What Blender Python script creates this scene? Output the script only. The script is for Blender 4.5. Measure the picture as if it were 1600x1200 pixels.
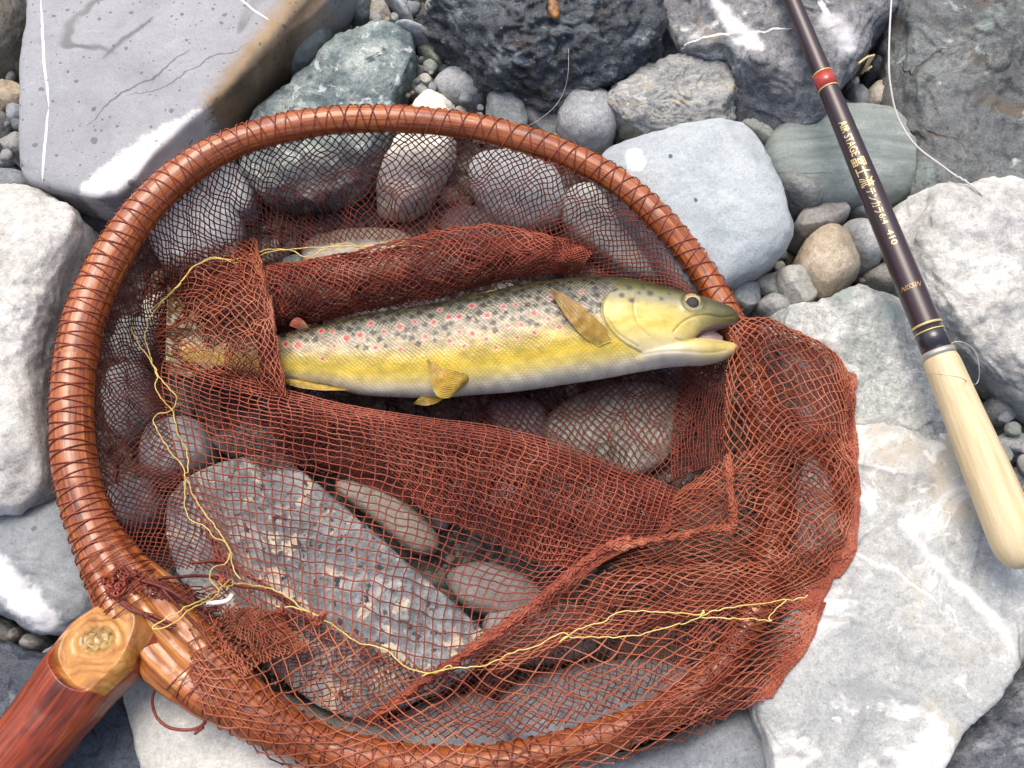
import bpy, bmesh, math, random
import numpy as np
from mathutils import Vector

for _o in list(bpy.data.objects):
    bpy.data.objects.remove(_o)
SC = bpy.context.scene
COL = SC.collection
MM = 0.001
rng = np.random.default_rng(11)
random.seed(11)

# ------------------------------------------------------------------ camera
HF = math.radians(55.0)          # horizontal field of view of the phone
TILT = math.radians(17.0)        # phone tilted back from straight down
DIST = 0.5378
TGT = np.array([0.0, 0.0, 0.03])
CAM = TGT + DIST * np.array([0.0, -math.sin(TILT), math.cos(TILT)])
cd = bpy.data.cameras.new('camera')
cd.sensor_fit = 'HORIZONTAL'
cd.angle = HF
cd.clip_start = 0.01
cd.clip_end = 100
cam = bpy.data.objects.new('camera', cd)
cam.location = CAM
cam.rotation_euler = (TILT, 0, 0)
COL.objects.link(cam)
SC.camera = cam

# ------------------------------------------------------------------ sky, sun, exposure
SUN_EL, SUN_AZ = math.radians(64), math.radians(-22)      # azimuth from +Y (top of the picture), towards +X
w = bpy.data.worlds.new('World')
SC.world = w
w.use_nodes = True
wt = w.node_tree
bgn = wt.nodes['Background']
sky = wt.nodes.new('ShaderNodeTexSky')
sky.sky_type = 'NISHITA'
sky.sun_disc = False
sky.sun_elevation = SUN_EL
sky.sun_rotation = SUN_AZ
sky.dust_density = 6.0
sky.air_density = 1.0
sky.ozone_density = 0.6
wt.links.new(sky.outputs[0], bgn.inputs[0])
bgn.inputs[1].default_value = 0.15
sl = bpy.data.lights.new('sun', 'SUN')
sl.energy = 1.0
sl.angle = math.radians(36)
sl.color = (1.0, 0.97, 0.92)
sun = bpy.data.objects.new('sun', sl)
sd = Vector((math.sin(SUN_AZ) * math.cos(SUN_EL), math.cos(SUN_AZ) * math.cos(SUN_EL), math.sin(SUN_EL)))
sun.rotation_euler = sd.to_track_quat('Z', 'Y').to_euler()
COL.objects.link(sun)
SC.view_settings.view_transform = 'Standard'
SC.view_settings.look = 'None'
SC.view_settings.gamma = 1
SC.view_settings.exposure = 0.68

SC.cycles.max_bounces = 6
SC.cycles.diffuse_bounces = 3
SC.cycles.glossy_bounces = 2
SC.cycles.transmission_bounces = 2

# ------------------------------------------------------------------ helpers
_t = math.tan(HF / 2)
_fw = np.array([0, math.sin(TILT), -math.cos(TILT)])
_up = np.array([0, math.cos(TILT), math.sin(TILT)])


def P(px, py, z=0.0):
    """point of the place seen at photo pixel (px,py) at height z mm above the gravel"""
    px = np.asarray(px, float); py = np.asarray(py, float)
    z = np.asarray(z, float) * MM
    a = (px - 800) / 800 * _t
    b = (600 - py) / 800 * _t
    d = _fw + a[..., None] * np.array([1.0, 0, 0]) + b[..., None] * _up
    k = (z - CAM[2]) / d[..., 2]
    return CAM + d * k[..., None]


def PP(pts, z=None):
    p = np.array(pts, float)
    return P(p[:, 0], p[:, 1], p[:, 2] if z is None else np.full(len(p), float(z)))


# vectorised gradient noise
_perm = np.random.default_rng(5).permutation(256)
_perm = np.concatenate([_perm, _perm, _perm])
_g = np.random.default_rng(6).normal(size=(256, 3)); _g /= np.linalg.norm(_g, axis=1)[:, None]


def noise3(p):
    p = np.asarray(p, float)
    i = np.floor(p).astype(int); f = p - i
    i &= 255
    u = f * f * f * (f * (f * 6 - 15) + 10)
    r = 0
    for dx in (0, 1):
        wx = u[:, 0] if dx else 1 - u[:, 0]
        for dy in (0, 1):
            wy = u[:, 1] if dy else 1 - u[:, 1]
            for dz in (0, 1):
                wz = u[:, 2] if dz else 1 - u[:, 2]
                h = _perm[_perm[_perm[(i[:, 0] + dx) & 255] + ((i[:, 1] + dy) & 255)] + ((i[:, 2] + dz) & 255)]
                g = _g[h]
                r = r + wx * wy * wz * ((f[:, 0] - dx) * g[:, 0] + (f[:, 1] - dy) * g[:, 1] + (f[:, 2] - dz) * g[:, 2])
    return r * 1.6


def fbm(p, octv=4, gain=0.5):
    p = np.asarray(p, float)
    a, s, r = 1.0, 1.0, 0
    for k in range(octv):
        r = r + a * noise3(p * s + 17.3 * k); s *= 2.03; a *= gain
    return r


def cat1(pts, n, closed=False):
    """Catmull-Rom resample of a polyline"""
    p = np.asarray(pts, float)
    m = len(p)
    t = np.linspace(0, m if closed else m - 1, n, endpoint=not closed)
    i = np.floor(t).astype(int)
    if not closed:
        i = np.minimum(i, m - 2)
    f = (t - i)[:, None]
    if closed:
        g = lambda k: p[(i + k) % m]
        p0, p1, p2, p3 = g(-1), g(0), g(1), g(2)
    else:
        e = np.vstack([2 * p[0] - p[1], p, 2 * p[-1] - p[-2]])
        p0, p1, p2, p3 = e[i], e[i + 1], e[i + 2], e[i + 3]
    return 0.5 * (2 * p1 + (p2 - p0) * f + (2 * p0 - 5 * p1 + 4 * p2 - p3) * f**2 + (3 * p1 - p0 - 3 * p2 + p3) * f**3)


def mesh(name, V, F, mat=None, smooth=True, attrs=None):
    """V (n,3), F list of (k,3)/(k,4) arrays"""
    if not isinstance(F, (list, tuple)):
        F = [F]
    me = bpy.data.meshes.new(name)
    V = np.ascontiguousarray(V, dtype=np.float32)
    me.vertices.add(len(V)); me.vertices.foreach_set('co', V.ravel())
    tot = np.concatenate([np.full(len(f), f.shape[1], dtype=np.int32) for f in F])
    loops = np.concatenate([np.asarray(f, dtype=np.int32).ravel() for f in F])
    me.loops.add(len(loops)); me.loops.foreach_set('vertex_index', loops)
    me.polygons.add(len(tot))
    me.polygons.foreach_set('loop_start', (np.cumsum(tot) - tot).astype(np.int32))
    me.polygons.foreach_set('loop_total', tot)
    me.update(calc_edges=True); me.validate()
    me.polygons.foreach_set('use_smooth', np.full(len(me.polygons), smooth))
    if attrs:
        for k, v in attrs.items():
            v = np.asarray(v, dtype=np.float32)
            if v.ndim == 1:
                me.attributes.new(k, 'FLOAT', 'POINT').data.foreach_set('value', v)
            elif v.shape[1] == 3:
                me.attributes.new(k, 'FLOAT_VECTOR', 'POINT').data.foreach_set('vector', v.ravel())
            else:
                me.attributes.new(k, 'FLOAT_COLOR', 'POINT').data.foreach_set('color', v.ravel())
    if mat:
        me.materials.append(mat)
    return me


def obj(name, me, parent=None, loc=None):
    o = bpy.data.objects.new(name, me)
    if loc is not None:
        o.location = loc
    if parent is not None:
        o.parent = parent
    COL.objects.link(o)
    return o


def tag(o, label=None, cat=None, group=None, kind=None):
    if label: o['label'] = label
    if cat: o['category'] = cat
    if group: o['group'] = group
    if kind: o['kind'] = kind
    return o


def empty(name, loc=(0, 0, 0)):
    o = bpy.data.objects.new(name, None); o.location = loc; o.empty_display_size = 0.02
    COL.objects.link(o)
    return o


def grid_faces(n, m, wrap_n=False, wrap_m=False):
    i = np.arange(n if wrap_n else n - 1); j = np.arange(m if wrap_m else m - 1)
    I, J = np.meshgrid(i, j, indexing='ij'); I = I.ravel(); J = J.ravel()
    I2 = (I + 1) % n; J2 = (J + 1) % m
    return np.stack([I * m + J, I2 * m + J, I2 * m + J2, I * m + J2], 1)


def frames(C, closed=False):
    T = np.gradient(C, axis=0)
    if closed:
        T = np.roll(C, -1, 0) - np.roll(C, 1, 0)
    T /= np.linalg.norm(T, axis=1)[:, None] + 1e-12
    upv = np.tile([0.0, 0.0, 1.0], (len(C), 1))
    A = np.cross(T, upv); ln = np.linalg.norm(A, axis=1)
    bad = ln < 0.15
    if bad.any():
        A[bad] = np.cross(T[bad], [0.0, 1.0, 0.0])
    A /= np.linalg.norm(A, axis=1)[:, None]
    B = np.cross(A, T)
    return T, A, B


def tube(C, R, sides=8, closed=False, caps=True):
    """returns V,F for a round bar along C"""
    C = np.asarray(C, float); n = len(C)
    R = np.broadcast_to(np.asarray(R, float), (n,))
    T, A, B = frames(C, closed)
    a = np.linspace(0, 2 * np.pi, sides, endpoint=False)
    V = C[:, None] + R[:, None, None] * (np.cos(a)[None, :, None] * A[:, None] + np.sin(a)[None, :, None] * B[:, None])
    F = [grid_faces(n, sides, wrap_n=closed, wrap_m=True)]
    V = V.reshape(-1, 3)
    if caps and not closed:
        V = np.vstack([V, C[0], C[-1]])
        k = np.arange(sides); b = (n - 1) * sides
        F.append(np.stack([k, (k + 1) % sides, np.full(sides, n * sides)], 1)[:, ::-1])
        F.append(np.stack([b + k, b + (k + 1) % sides, np.full(sides, n * sides + 1)], 1))
    return V, F


def strands(lines, r, sides=3):
    """many thin cords, each an (k,3) polyline -> one V,F"""
    Vs, Fs, off = [], [], 0
    a = np.linspace(0, 2 * np.pi, sides, endpoint=False)
    for C in lines:
        n = len(C)
        if n < 2: continue
        T, A, B = frames(C)
        rr = r if np.isscalar(r) else r[len(Vs) % len(r)]
        V = C[:, None] + rr * (np.cos(a)[None, :, None] * A[:, None] + np.sin(a)[None, :, None] * B[:, None])
        Vs.append(V.reshape(-1, 3)); Fs.append(grid_faces(n, sides, wrap_m=True) + off); off += n * sides
    return np.vstack(Vs), [np.vstack(Fs)]


# ------------------------------------------------------------------ node helper
class NT:
    def __init__(s, name):
        s.m = bpy.data.materials.new(name); s.m.use_nodes = True
        s.t = s.m.node_tree; s.b = s.t.nodes['Principled BSDF']
        s._co = None

    def n(s, typ, **kw):
        nd = s.t.nodes.new('ShaderNode' + typ)
        for k, v in kw.items():
            setattr(nd, k, v)
        return nd

    def l(s, a, b):
        s.t.links.new(a, b)

    def setin(s, sock, v):
        if isinstance(v, bpy.types.NodeSocket): s.l(v, sock)
        else: sock.default_value = v

    def math(s, op, a, b=0.0, c=0.0, clamp=False):
        nd = s.n('Math', operation=op, use_clamp=clamp)
        for i, v in enumerate((a, b, c)): s.setin(nd.inputs[i], v)
        return nd.outputs[0]

    def vmath(s, op, a, b):
        nd = s.n('VectorMath', operation=op)
        s.setin(nd.inputs[0], a); s.setin(nd.inputs[1], b)
        return nd.outputs['Value'] if op == 'DOT_PRODUCT' else nd.outputs[0]

    def co(s):
        if s._co is None: s._co = s.n('TexCoord').outputs['Object']
        return s._co

    def attr(s, name):
        return s.n('Attribute', attribute_name=name)

    def noise(s, scale, detail=6, rough=0.55, vec=None, dist=0.0, color=False):
        nd = s.n('TexNoise')
        s.l(vec if vec is not None else s.co(), nd.inputs['Vector'])
        nd.inputs['Scale'].default_value = scale; nd.inputs['Detail'].default_value = detail
        nd.inputs['Roughness'].default_value = rough; nd.inputs['Distortion'].default_value = dist
        return nd.outputs[1 if color else 0]

    def voro(s, scale, vec=None, feature='F1', rand=1.0):
        nd = s.n('TexVoronoi', feature=feature)
        s.l(vec if vec is not None else s.co(), nd.inputs['Vector'])
        nd.inputs['Scale'].default_value = scale
        nd.inputs['Randomness'].default_value = rand
        return nd

    def ramp(s, fac, stops, interp='LINEAR'):
        nd = s.n('ValToRGB'); cr = nd.color_ramp; cr.interpolation = interp
        while len(cr.elements) < len(stops): cr.elements.new(0.5)
        for e, (p, c) in zip(cr.elements, stops):
            e.position = p
            e.color = (c, c, c, 1) if np.isscalar(c) else (*c, 1)
        s.l(fac, nd.inputs[0])
        return nd.outputs[0]

    def step(s, v, lo, hi):
        nd = s.n('MapRange', interpolation_type='SMOOTHSTEP')
        s.setin(nd.inputs[0], v); nd.inputs[1].default_value = lo; nd.inputs[2].default_value = hi
        return nd.outputs[0]

    def mix(s, fac, a, b, blend='MIX'):
        nd = s.n('Mix', data_type='RGBA', blend_type=blend)
        s.setin(nd.inputs[0], fac)
        for k, v in ((6, a), (7, b)):
            if not isinstance(v, bpy.types.NodeSocket):
                v = (v, v, v, 1) if np.isscalar(v) else (*v, 1) if len(v) == 3 else v
            s.setin(nd.inputs[k], v)
        return nd.outputs[2]

    def bump(s, h, strength=0.5, dist=0.001, normal=None):
        nd = s.n('Bump'); nd.inputs['Strength'].default_value = strength; nd.inputs['Distance'].default_value = dist
        s.l(h, nd.inputs['Height'])
        if normal is not None: s.l(normal, nd.inputs['Normal'])
        return nd.outputs[0]

    def out(s, color=None, rough=None, normal=None, **kw):
        if color is not None: s.setin(s.b.inputs['Base Color'], color if isinstance(color, bpy.types.NodeSocket) else (*color, 1))
        if rough is not None: s.setin(s.b.inputs['Roughness'], rough)
        if normal is not None: s.l(normal, s.b.inputs['Normal'])
        for k, v in kw.items():
            s.setin(s.b.inputs[k.replace('_', ' ')], v)
        return s.m
# ================================================================== rocks
def rock_mat(name, cols, scale=22, fine=180, contrast=0.25, veins=(), stain=None, spots=None, cracks=0.0, wcrack=0.0,
             rough=0.72, bump=0.6, origin=(0, 0, 0), speck=None, stretch=None, strat=0.0):
    """cols: colours from dark to light; veins: (p0,p1,width_mm,wobble_mm,colour[,side]) in world xy"""
    s = NT(name)
    co = s.co()
    if stretch is not None:
        mp = s.n('Mapping'); s.l(co, mp.inputs['Vector'])
        mp.inputs['Rotation'].default_value = (0, 0, stretch[0]); mp.inputs['Scale'].default_value = (1, stretch[1], 1)
        cs = mp.outputs[0]
    else:
        cs = co
    n1 = s.noise(scale, 6, 0.62, cs, 0.4)
    k = len(cols)
    c = s.ramp(n1, [(0.32 + 0.36 * i / max(1, k - 1), cols[i]) for i in range(k)])
    n2 = s.noise(fine, 4, 0.68)
    c = s.mix(1.0, c, s.ramp(n2, [(0.28, 1 - contrast * 1.3), (0.5, 1.0), (0.72, 1 + contrast * 0.8)]), 'MULTIPLY')
    n3 = s.noise(fine * 3.2, 3, 0.7)
    c = s.mix(1.0, c, s.ramp(n3, [(0.28, 1 - contrast * 1.1 - 0.06), (0.5, 1.0), (0.72, 1 + contrast * 0.8 + 0.05)]), 'MULTIPLY')
    nmid = s.noise(scale * 2.7, 5, 0.62, cs)
    c = s.mix(1.0, c, s.ramp(nmid, [(0.3, 1 - contrast * 0.8), (0.7, 1 + contrast * 0.5)]), 'MULTIPLY')
    if stain:
        for st in stain:
            colr, sc, lo, hi = st
            c = s.mix(s.step(s.noise(sc, 5, 0.65, cs, 0.6), lo, hi), c, colr)
    if speck:
        for colr, sc, th in speck:
            f = s.step(s.noise(sc, 3, 0.6), th, th + 0.05)
            c = s.mix(f, c, colr)
    fl = s.noise(fine * 1.5, 2, 0.75)
    c = s.mix(s.math('MULTIPLY', s.step(fl, 0.63, 0.67), 0.15 + contrast), c, s.mix(1.0, c, 1.5, 'MULTIPLY'))
    c = s.mix(s.math('MULTIPLY', s.step(fl, 0.37, 0.33), 0.2 + contrast), c, s.mix(1.0, c, 0.5, 'MULTIPLY'))
    h = s.math('ADD', s.math('MULTIPLY', n2, 0.35), s.math('MULTIPLY', nmid, 0.65))
    if wcrack:
        nv = s.noise(scale * 0.8, 6, 0.62, cs, 0.5)
        f = s.step(s.math('ABSOLUTE', s.math('SUBTRACT', nv, 0.5)), wcrack * 1.6, 0.0)
        f = s.math('MULTIPLY', f, s.step(s.noise(scale * 0.7, 3, 0.5), 0.45, 0.62))
        c = s.mix(s.math('MULTIPLY', f, 0.7), c, (0.7, 0.7, 0.68))
    if cracks:
        nv = s.noise(scale * 0.5, 4, 0.5, cs, 0.5)
        f = s.step(s.math('ABSOLUTE', s.math('SUBTRACT', nv, 0.47)), 0.012, 0.002)
        f = s.math('MULTIPLY', f, s.step(s.noise(scale * 0.8, 2, 0.5), 0.42, 0.6))
        c = s.mix(s.math('MULTIPLY', f, cracks), c, (0.06, 0.055, 0.055))
        h = s.math('SUBTRACT', h, s.math('MULTIPLY', f, 0.6))
    sx = s.n('SeparateXYZ'); s.l(co, sx.inputs[0])
    for v in veins:
        p0, p1, wd, wob, colr = v[:5]
        soft = v[5] if len(v) > 5 else 0.35
        p0 = np.array(p0[:2]) - np.array(origin[:2]); p1 = np.array(p1[:2]) - np.array(origin[:2])
        d = p1 - p0; L = np.linalg.norm(d); d /= L; nn = np.array([-d[1], d[0]])
        q = s.math('ADD', s.math('MULTIPLY', sx.outputs[0], nn[0]), s.math('MULTIPLY', sx.outputs[1], nn[1]))
        q = s.math('SUBTRACT', q, float(nn @ p0))
        q = s.math('ADD', q, s.math('MULTIPLY', s.math('SUBTRACT', s.noise(28, 4, 0.55), 0.5), wob * MM))
        a = s.math('ADD', s.math('MULTIPLY', sx.outputs[0], d[0]), s.math('MULTIPLY', sx.outputs[1], d[1]))
        a = s.math('DIVIDE', s.math('SUBTRACT', s.math('SUBTRACT', a, float(d @ p0)), L / 2), L / 2)
        env = s.math('SUBTRACT', 1.0, s.math('POWER', s.math('MINIMUM', s.math('ABSOLUTE', a), 1.0), 4.0))
        if wd > 2:      # broken, patchy edges on the wide bands
            q = s.math('ADD', q, s.math('MULTIPLY', s.math('SUBTRACT', s.noise(170, 5, 0.7), 0.5), wd * 0.7 * MM))
        f = s.step(s.math('SUBTRACT', s.math('ABSOLUTE', q), s.math('MULTIPLY', env, wd * MM / 2)), wd * MM * soft / 2, -wd * MM * soft / 2)
        f = s.math('MULTIPLY', f, s.step(env, 0.0, 0.15))
        cc = s.mix(1.0, colr, s.ramp(nmid, [(0.3, 0.72), (0.7, 1.15)]), 'MULTIPLY')
        c = s.mix(f, c, cc)
    if strat:
        mp = s.n('Mapping'); s.l(co, mp.inputs['Vector']); mp.inputs['Scale'].default_value = (0.15, 0.15, 1)
        h = s.math('ADD', h, s.math('MULTIPLY', s.noise(260, 3, 0.6, mp.outputs[0]), strat))
    if spots:
        # sparse wet drops: dark specks of uneven size
        for sc, r0, keep in spots:
            wv = s.n('VectorMath', operation='ADD'); s.l(co, wv.inputs[0])
            nm = s.n('VectorMath', operation='SCALE'); s.l(s.noise(120, 2, 0.5, color=True), nm.inputs[0]); nm.inputs['Scale'].default_value = 0.004
            s.l(nm.outputs[0], wv.inputs[1])
            vo = s.voro(sc, wv.outputs[0])
            sp = s.n('SeparateColor'); s.l(vo.outputs['Color'], sp.inputs[0])
            th = s.math('MULTIPLY', sp.outputs[1], r0)
            f = s.math('LESS_THAN', vo.outputs['Distance'], th)
            f = s.math('MULTIPLY', f, s.math('LESS_THAN', sp.outputs[0], keep))
            c = s.mix(s.math('MULTIPLY', f, 0.75), c, s.mix(1.0, c, 0.3, 'MULTIPLY'))
    nb = s.bump(h, bump, 0.0025)
    nb = s.bump(n3, min(1.0, bump * 0.6 + 0.15), 0.0008, nb)
    rr = s.ramp(n2, [(0.3, max(0, rough - 0.12)), (0.7, min(1, rough + 0.12))])
    return s.out(c, rr, nb, Specular_IOR_Level=0.4)


ROCKV = []          # top-surface points, for resting things on


def poly_polar(xy, nth):
    c = cat1(xy, 900, closed=True)
    # area centroid
    x, y = c[:, 0], c[:, 1]; x2, y2 = np.roll(x, -1), np.roll(y, -1)
    cr = x * y2 - x2 * y; A = cr.sum() / 2
    ctr = np.array([((x + x2) * cr).sum(), ((y + y2) * cr).sum()]) / (6 * A)
    d = c - ctr
    th = np.arctan2(d[:, 1], d[:, 0]); r = np.hypot(d[:, 0], d[:, 1])
    o = np.argsort(th); th, r = th[o], r[o]
    th = np.concatenate([th - 2 * np.pi, th, th + 2 * np.pi]); r = np.tile(r, 3)
    T = np.linspace(-np.pi, np.pi, nth, endpoint=False)
    R = np.interp(T, th, r)
    k = np.array([1, 2, 3, 2, 1.]); k /= k.sum()
    R = sum(k[j] * np.roll(R, j - 2) for j in range(5))
    return ctr, T, R


def rock_mesh(name, xy, zt, zb, e=0.6, zeq=None, tilt=(0, 0), disp=2.0, freq=30, facets=0, fdepth=0.12, seed=0, nth=150, nr=44, planes=(), rough=0.35, ledge=0.0):
    """closed rock from a ground-plan outline xy (m); e: 1 round .. 0.25 flat-topped; returns V (local), faces, origin"""
    r_ = np.random.default_rng(seed + 100)
    ctr, T, R = poly_polar(xy, nth)
    if zeq is None: zeq = zb + 0.5 * (zt - zb)
    nb = max(8, nr // 3)
    # arc-length spaced profile
    al = np.linspace(0, np.pi / 2, 400)
    pr = np.sin(al) ** e; pz = np.cos(al) ** e
    Rm = R.mean(); s = np.concatenate([[0], np.cumsum(np.hypot(np.diff(pr) * Rm, np.diff(pz) * (zt - zeq) * MM))])
    q = np.linspace(0, s[-1], nr)
    rho = np.interp(q, s, pr); zz = zeq + (zt - zeq) * np.interp(q, s, pz)
    al = np.linspace(np.pi / 2, np.pi * 0.93, nb + 1)[1:]
    rho = np.concatenate([rho, np.sin(al) ** 0.5]); zz = np.concatenate([zz, zeq + (zeq - zb) * -(np.abs(np.cos(al)) ** 0.7)])
    rho[0] = 0.004
    X = rho[:, None] * R[None] * np.cos(T)[None]; Y = rho[:, None] * R[None] * np.sin(T)[None]
    Z = np.repeat(zz[:, None] * MM, nth, 1)
    V = np.stack([X, Y, Z], 2).reshape(-1, 3)
    V[:, 2] -= zb * MM
    top = np.clip((V[:, 2]) / ((zt - zb) * MM), 0, 1)
    V[:, 2] += (V[:, 0] * tilt[0] + V[:, 1] * tilt[1]) * top
    H = (zt - zb) * MM
    allp = [(np.array(n_, float) / np.linalg.norm(n_), d_) for n_, d_ in planes]
    for _ in range(facets):
        az = r_.uniform(0, 2 * np.pi); el = r_.uniform(0.25, 1.25)
        n_ = np.array([np.cos(az) * np.cos(el), np.sin(az) * np.cos(el), np.sin(el)])
        allp.append((n_, r_.uniform(fdepth * 0.3, fdepth)))
    cz = np.array([0, 0, H * 0.45])
    for n_, dd in allp:
        pr_ = (V - cz) @ n_
        mx = pr_.max(); over = pr_ - mx * (1 - dd)
        over = np.where(over > 0, over, 0)
        V -= over[:, None] * n_ * 0.92
    # displacement
    ctr3 = np.array([0, 0, H * 0.35])
    N = V - ctr3; N = N / np.array([Rm, Rm, H]) ** 1.0; N /= np.linalg.norm(N, axis=1)[:, None] + 1e-9
    sh = r_.uniform(0, 50, 3)
    d = fbm(V * freq + sh, 3, 0.5) * disp * MM
    rd = (1 - np.abs(noise3(V * freq * 2.2 + sh + 9)) * 2) * disp * 0.35 * MM
    d2 = fbm(V * freq * 5 + sh, 3, 0.6) * disp * rough * MM
    if ledge:       # broken, stepped faces
        q = fbm(V * np.array([freq, freq, freq * 1.8]) * 0.9 + sh + 21, 2, 0.45) * 3.2
        fr_ = q - np.floor(q); st = np.floor(q) + np.clip((fr_ - 0.5) / 0.16 + 0.5, 0, 1)
        d2 = d2 + (st - 0.55 * q) * ledge * MM
    V = V + N * (d + rd + d2)[:, None]
    F = grid_faces(len(rho), nth, wrap_m=True)
    nlast = (len(rho) - 1) * nth
    V = np.vstack([V, V[:nth].mean(0), V[nlast:nlast + nth].mean(0)])
    k = np.arange(nth)
    F2 = np.vstack([np.stack([(k + 1) % nth, k, np.full(nth, len(V) - 2)], 1),
                    np.stack([nlast + k, nlast + (k + 1) % nth, np.full(nth, len(V) - 1)], 1)])
    org = np.array([ctr[0], ctr[1], zb * MM])
    return V, [F, F2[:, ::-1]], org


FOOT = []     # footprints (world polygons) to keep pebbles from growing inside boulders


def rock(name, label, px, zt, zb=-12, mat=None, zo=None, cat='rock', group=None, small=False, reg=True, **kw):
    zeq = kw.pop('zeq', None)
    if zo is None: zo = zb + 0.55 * (zt - zb)
    xy = PP(px, zo)[:, :2]
    if small:
        kw.setdefault('nth', 64); kw.setdefault('nr', 22)
    V, F, org = rock_mesh(name, xy, zt, zb, zeq=zo if zeq is None else zeq, **kw)
    m = mat(org) if callable(mat) else mat
    o = obj(name, mesh(name, V, F, m), loc=org)
    tag(o, label, cat, group)
    if reg:
        ROCKV.append(V + org)
    FOOT.append(xy)
    return o


def W(px, py, z):
    return tuple(P(px, py, z)[:2])
# ================================================================== the setting
def gravel_mat():
    s = NT('gravel_bed')
    vo = s.voro(240); sp = s.n('SeparateColor'); s.l(vo.outputs['Color'], sp.inputs[0])
    c = s.ramp(sp.outputs[0], [(0.0, (0.045, 0.045, 0.042)), (0.4, (0.10, 0.095, 0.085)), (0.75, (0.17, 0.165, 0.15)), (1.0, (0.23, 0.2, 0.16))])
    h = s.math('SUBTRACT', 1.0, vo.outputs['Distance'])
    return s.out(c, 0.85, s.bump(h, 1.0, 0.003))


M_GRAVEL = gravel_mat()
n = 261
gx = np.linspace(-1, 1, n); gx = np.sign(gx) * np.abs(gx) ** 1.6 * 1.6
GX, GY = np.meshgrid(gx, gx, indexing='ij')
gp = np.stack([GX.ravel(), GY.ravel(), np.zeros(n * n)], 1)
gp[:, 2] = -4 * MM + fbm(gp * 22, 4) * 3.2 * MM
g = obj('ground', mesh('ground', gp, grid_faces(n, n), M_GRAVEL))
tag(g, kind='structure')

# colours (linear base colours)
LILAC = [(0.225, 0.233, 0.251), (0.285, 0.293, 0.312), (0.34, 0.347, 0.363)]
PALE = [(0.34, 0.35, 0.345), (0.47, 0.48, 0.475), (0.62, 0.62, 0.6), (0.74, 0.73, 0.7)]
WHITE = [(0.27, 0.275, 0.265), (0.41, 0.41, 0.39), (0.54, 0.535, 0.505), (0.66, 0.65, 0.615)]
BLUEW = [(0.28, 0.32, 0.345), (0.375, 0.415, 0.435), (0.47, 0.50, 0.51)]
GREY = [(0.17, 0.185, 0.19), (0.235, 0.25, 0.255), (0.3, 0.315, 0.315)]
GREYG = [(0.15, 0.18, 0.17), (0.21, 0.245, 0.23), (0.28, 0.31, 0.29)]
TEAL = [(0.055, 0.085, 0.095), (0.135, 0.18, 0.185), (0.26, 0.31, 0.3), (0.42, 0.47, 0.43)]
DARK = [(0.022, 0.025, 0.03), (0.05, 0.058, 0.066), (0.085, 0.1, 0.11), (0.16, 0.18, 0.19)]
NAVY = [(0.025, 0.034, 0.05), (0.048, 0.06, 0.082), (0.08, 0.1, 0.125)]
TANC = [(0.3, 0.24, 0.16), (0.42, 0.35, 0.26), (0.52, 0.46, 0.37)]
WHT = (0.78, 0.77, 0.74)

rock('veined_slab', 'lilac grey slab with a thin white vein and dark water spots at top left',
     [(74, -60), (300, -75), (548, -60), (505, 14), (456, 62), (408, 112), (362, 160), (312, 202), (250, 262), (205, 318), (150, 322), (90, 310), (58, 300), (48, 272), (50, 150), (60, 50)], 66, -10,
     lambda o: rock_mat('veined_slab', LILAC, 12, 260, 0.07, origin=o, rough=0.6, bump=0.22, cracks=0.8, strat=0.5, stain=[((0.3, 0.3, 0.31), 40, 0.55, 0.75)],
                        veins=[(W(72, 10, 62), W(84, 180, 62), 1.3, 3, WHT), (W(84, 178, 62), W(73, 292, 62), 1.3, 3, WHT),
                               (W(300, 80, 64), W(135, 200, 64), 1.3, 22, (0.12, 0.12, 0.13), 0.8),
                               (W(240, 25, 64), W(165, 100, 64), 2.6, 12, (0.14, 0.14, 0.15), 0.9),
                               (W(395, 60, 64), W(200, 165, 64), 0.9, 26, (0.14, 0.13, 0.13), 0.8),
                               (W(548, -50, 44), W(330, 215, 44), 17, 14, (0.27, 0.185, 0.095), 0.7), (W(560, -50, 40), W(345, 215, 40), 6, 12, (0.11, 0.08, 0.05), 0.9),
                               (W(350, 178, 55), W(130, 326, 55), 17, 7, (0.74, 0.73, 0.72), 0.25),
                               (W(340, -25, 64), W(420, 30, 64), 1.2, 6, WHT)],
                        spots=[(90, 0.22, 0.3), (170, 0.25, 0.4), (330, 0.28, 0.4)]),
     e=0.16, zo=52, tilt=(-0.05, 0.0), disp=1.3, freq=18, seed=1, nth=220, nr=60, planes=[((0.62, -0.4, 0.7), 0.045)], rough=0.35)

rock('brown_boulder', 'olive brown boulder cut by the top left corner of the picture',
     [(-90, -60), (20, -60), (42, 0), (40, 50), (30, 88), (0, 112), (-50, 118), (-100, 60)], 52, -10,
     rock_mat('brown_boulder', [(0.13, 0.12, 0.1), (0.2, 0.19, 0.165), (0.27, 0.26, 0.22)], 30, 240, 0.2, rough=0.8, stain=[((0.2, 0.15, 0.08), 25, 0.5, 0.7)]),
     e=0.7, disp=2, seed=2)

rock('white_boulder', 'rounded white quartz boulder with grey and tan patches outside the left of the hoop',
     [(-110, 330), (-50, 308), (30, 306), (85, 312), (122, 335), (137, 360), (128, 400), (108, 440), (88, 510), (80, 580), (82, 660), (92, 720), (86, 765), (55, 795), (0, 808), (-70, 800), (-120, 700), (-130, 480)], 78, -8,
     rock_mat('white_boulder', [(0.26, 0.26, 0.25), (0.43, 0.42, 0.39), (0.57, 0.56, 0.52), (0.66, 0.65, 0.61)], 24, 260, 0.18, rough=0.75, bump=0.45,
              stain=[((0.46, 0.36, 0.22), 24, 0.57, 0.72), ((0.3, 0.32, 0.33), 32, 0.58, 0.68)], speck=[((0.2, 0.19, 0.17), 300, 0.7)]),
     e=0.55, zo=52, disp=3.5, freq=26, seed=3, nth=220, nr=60, facets=3, fdepth=0.08)

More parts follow.
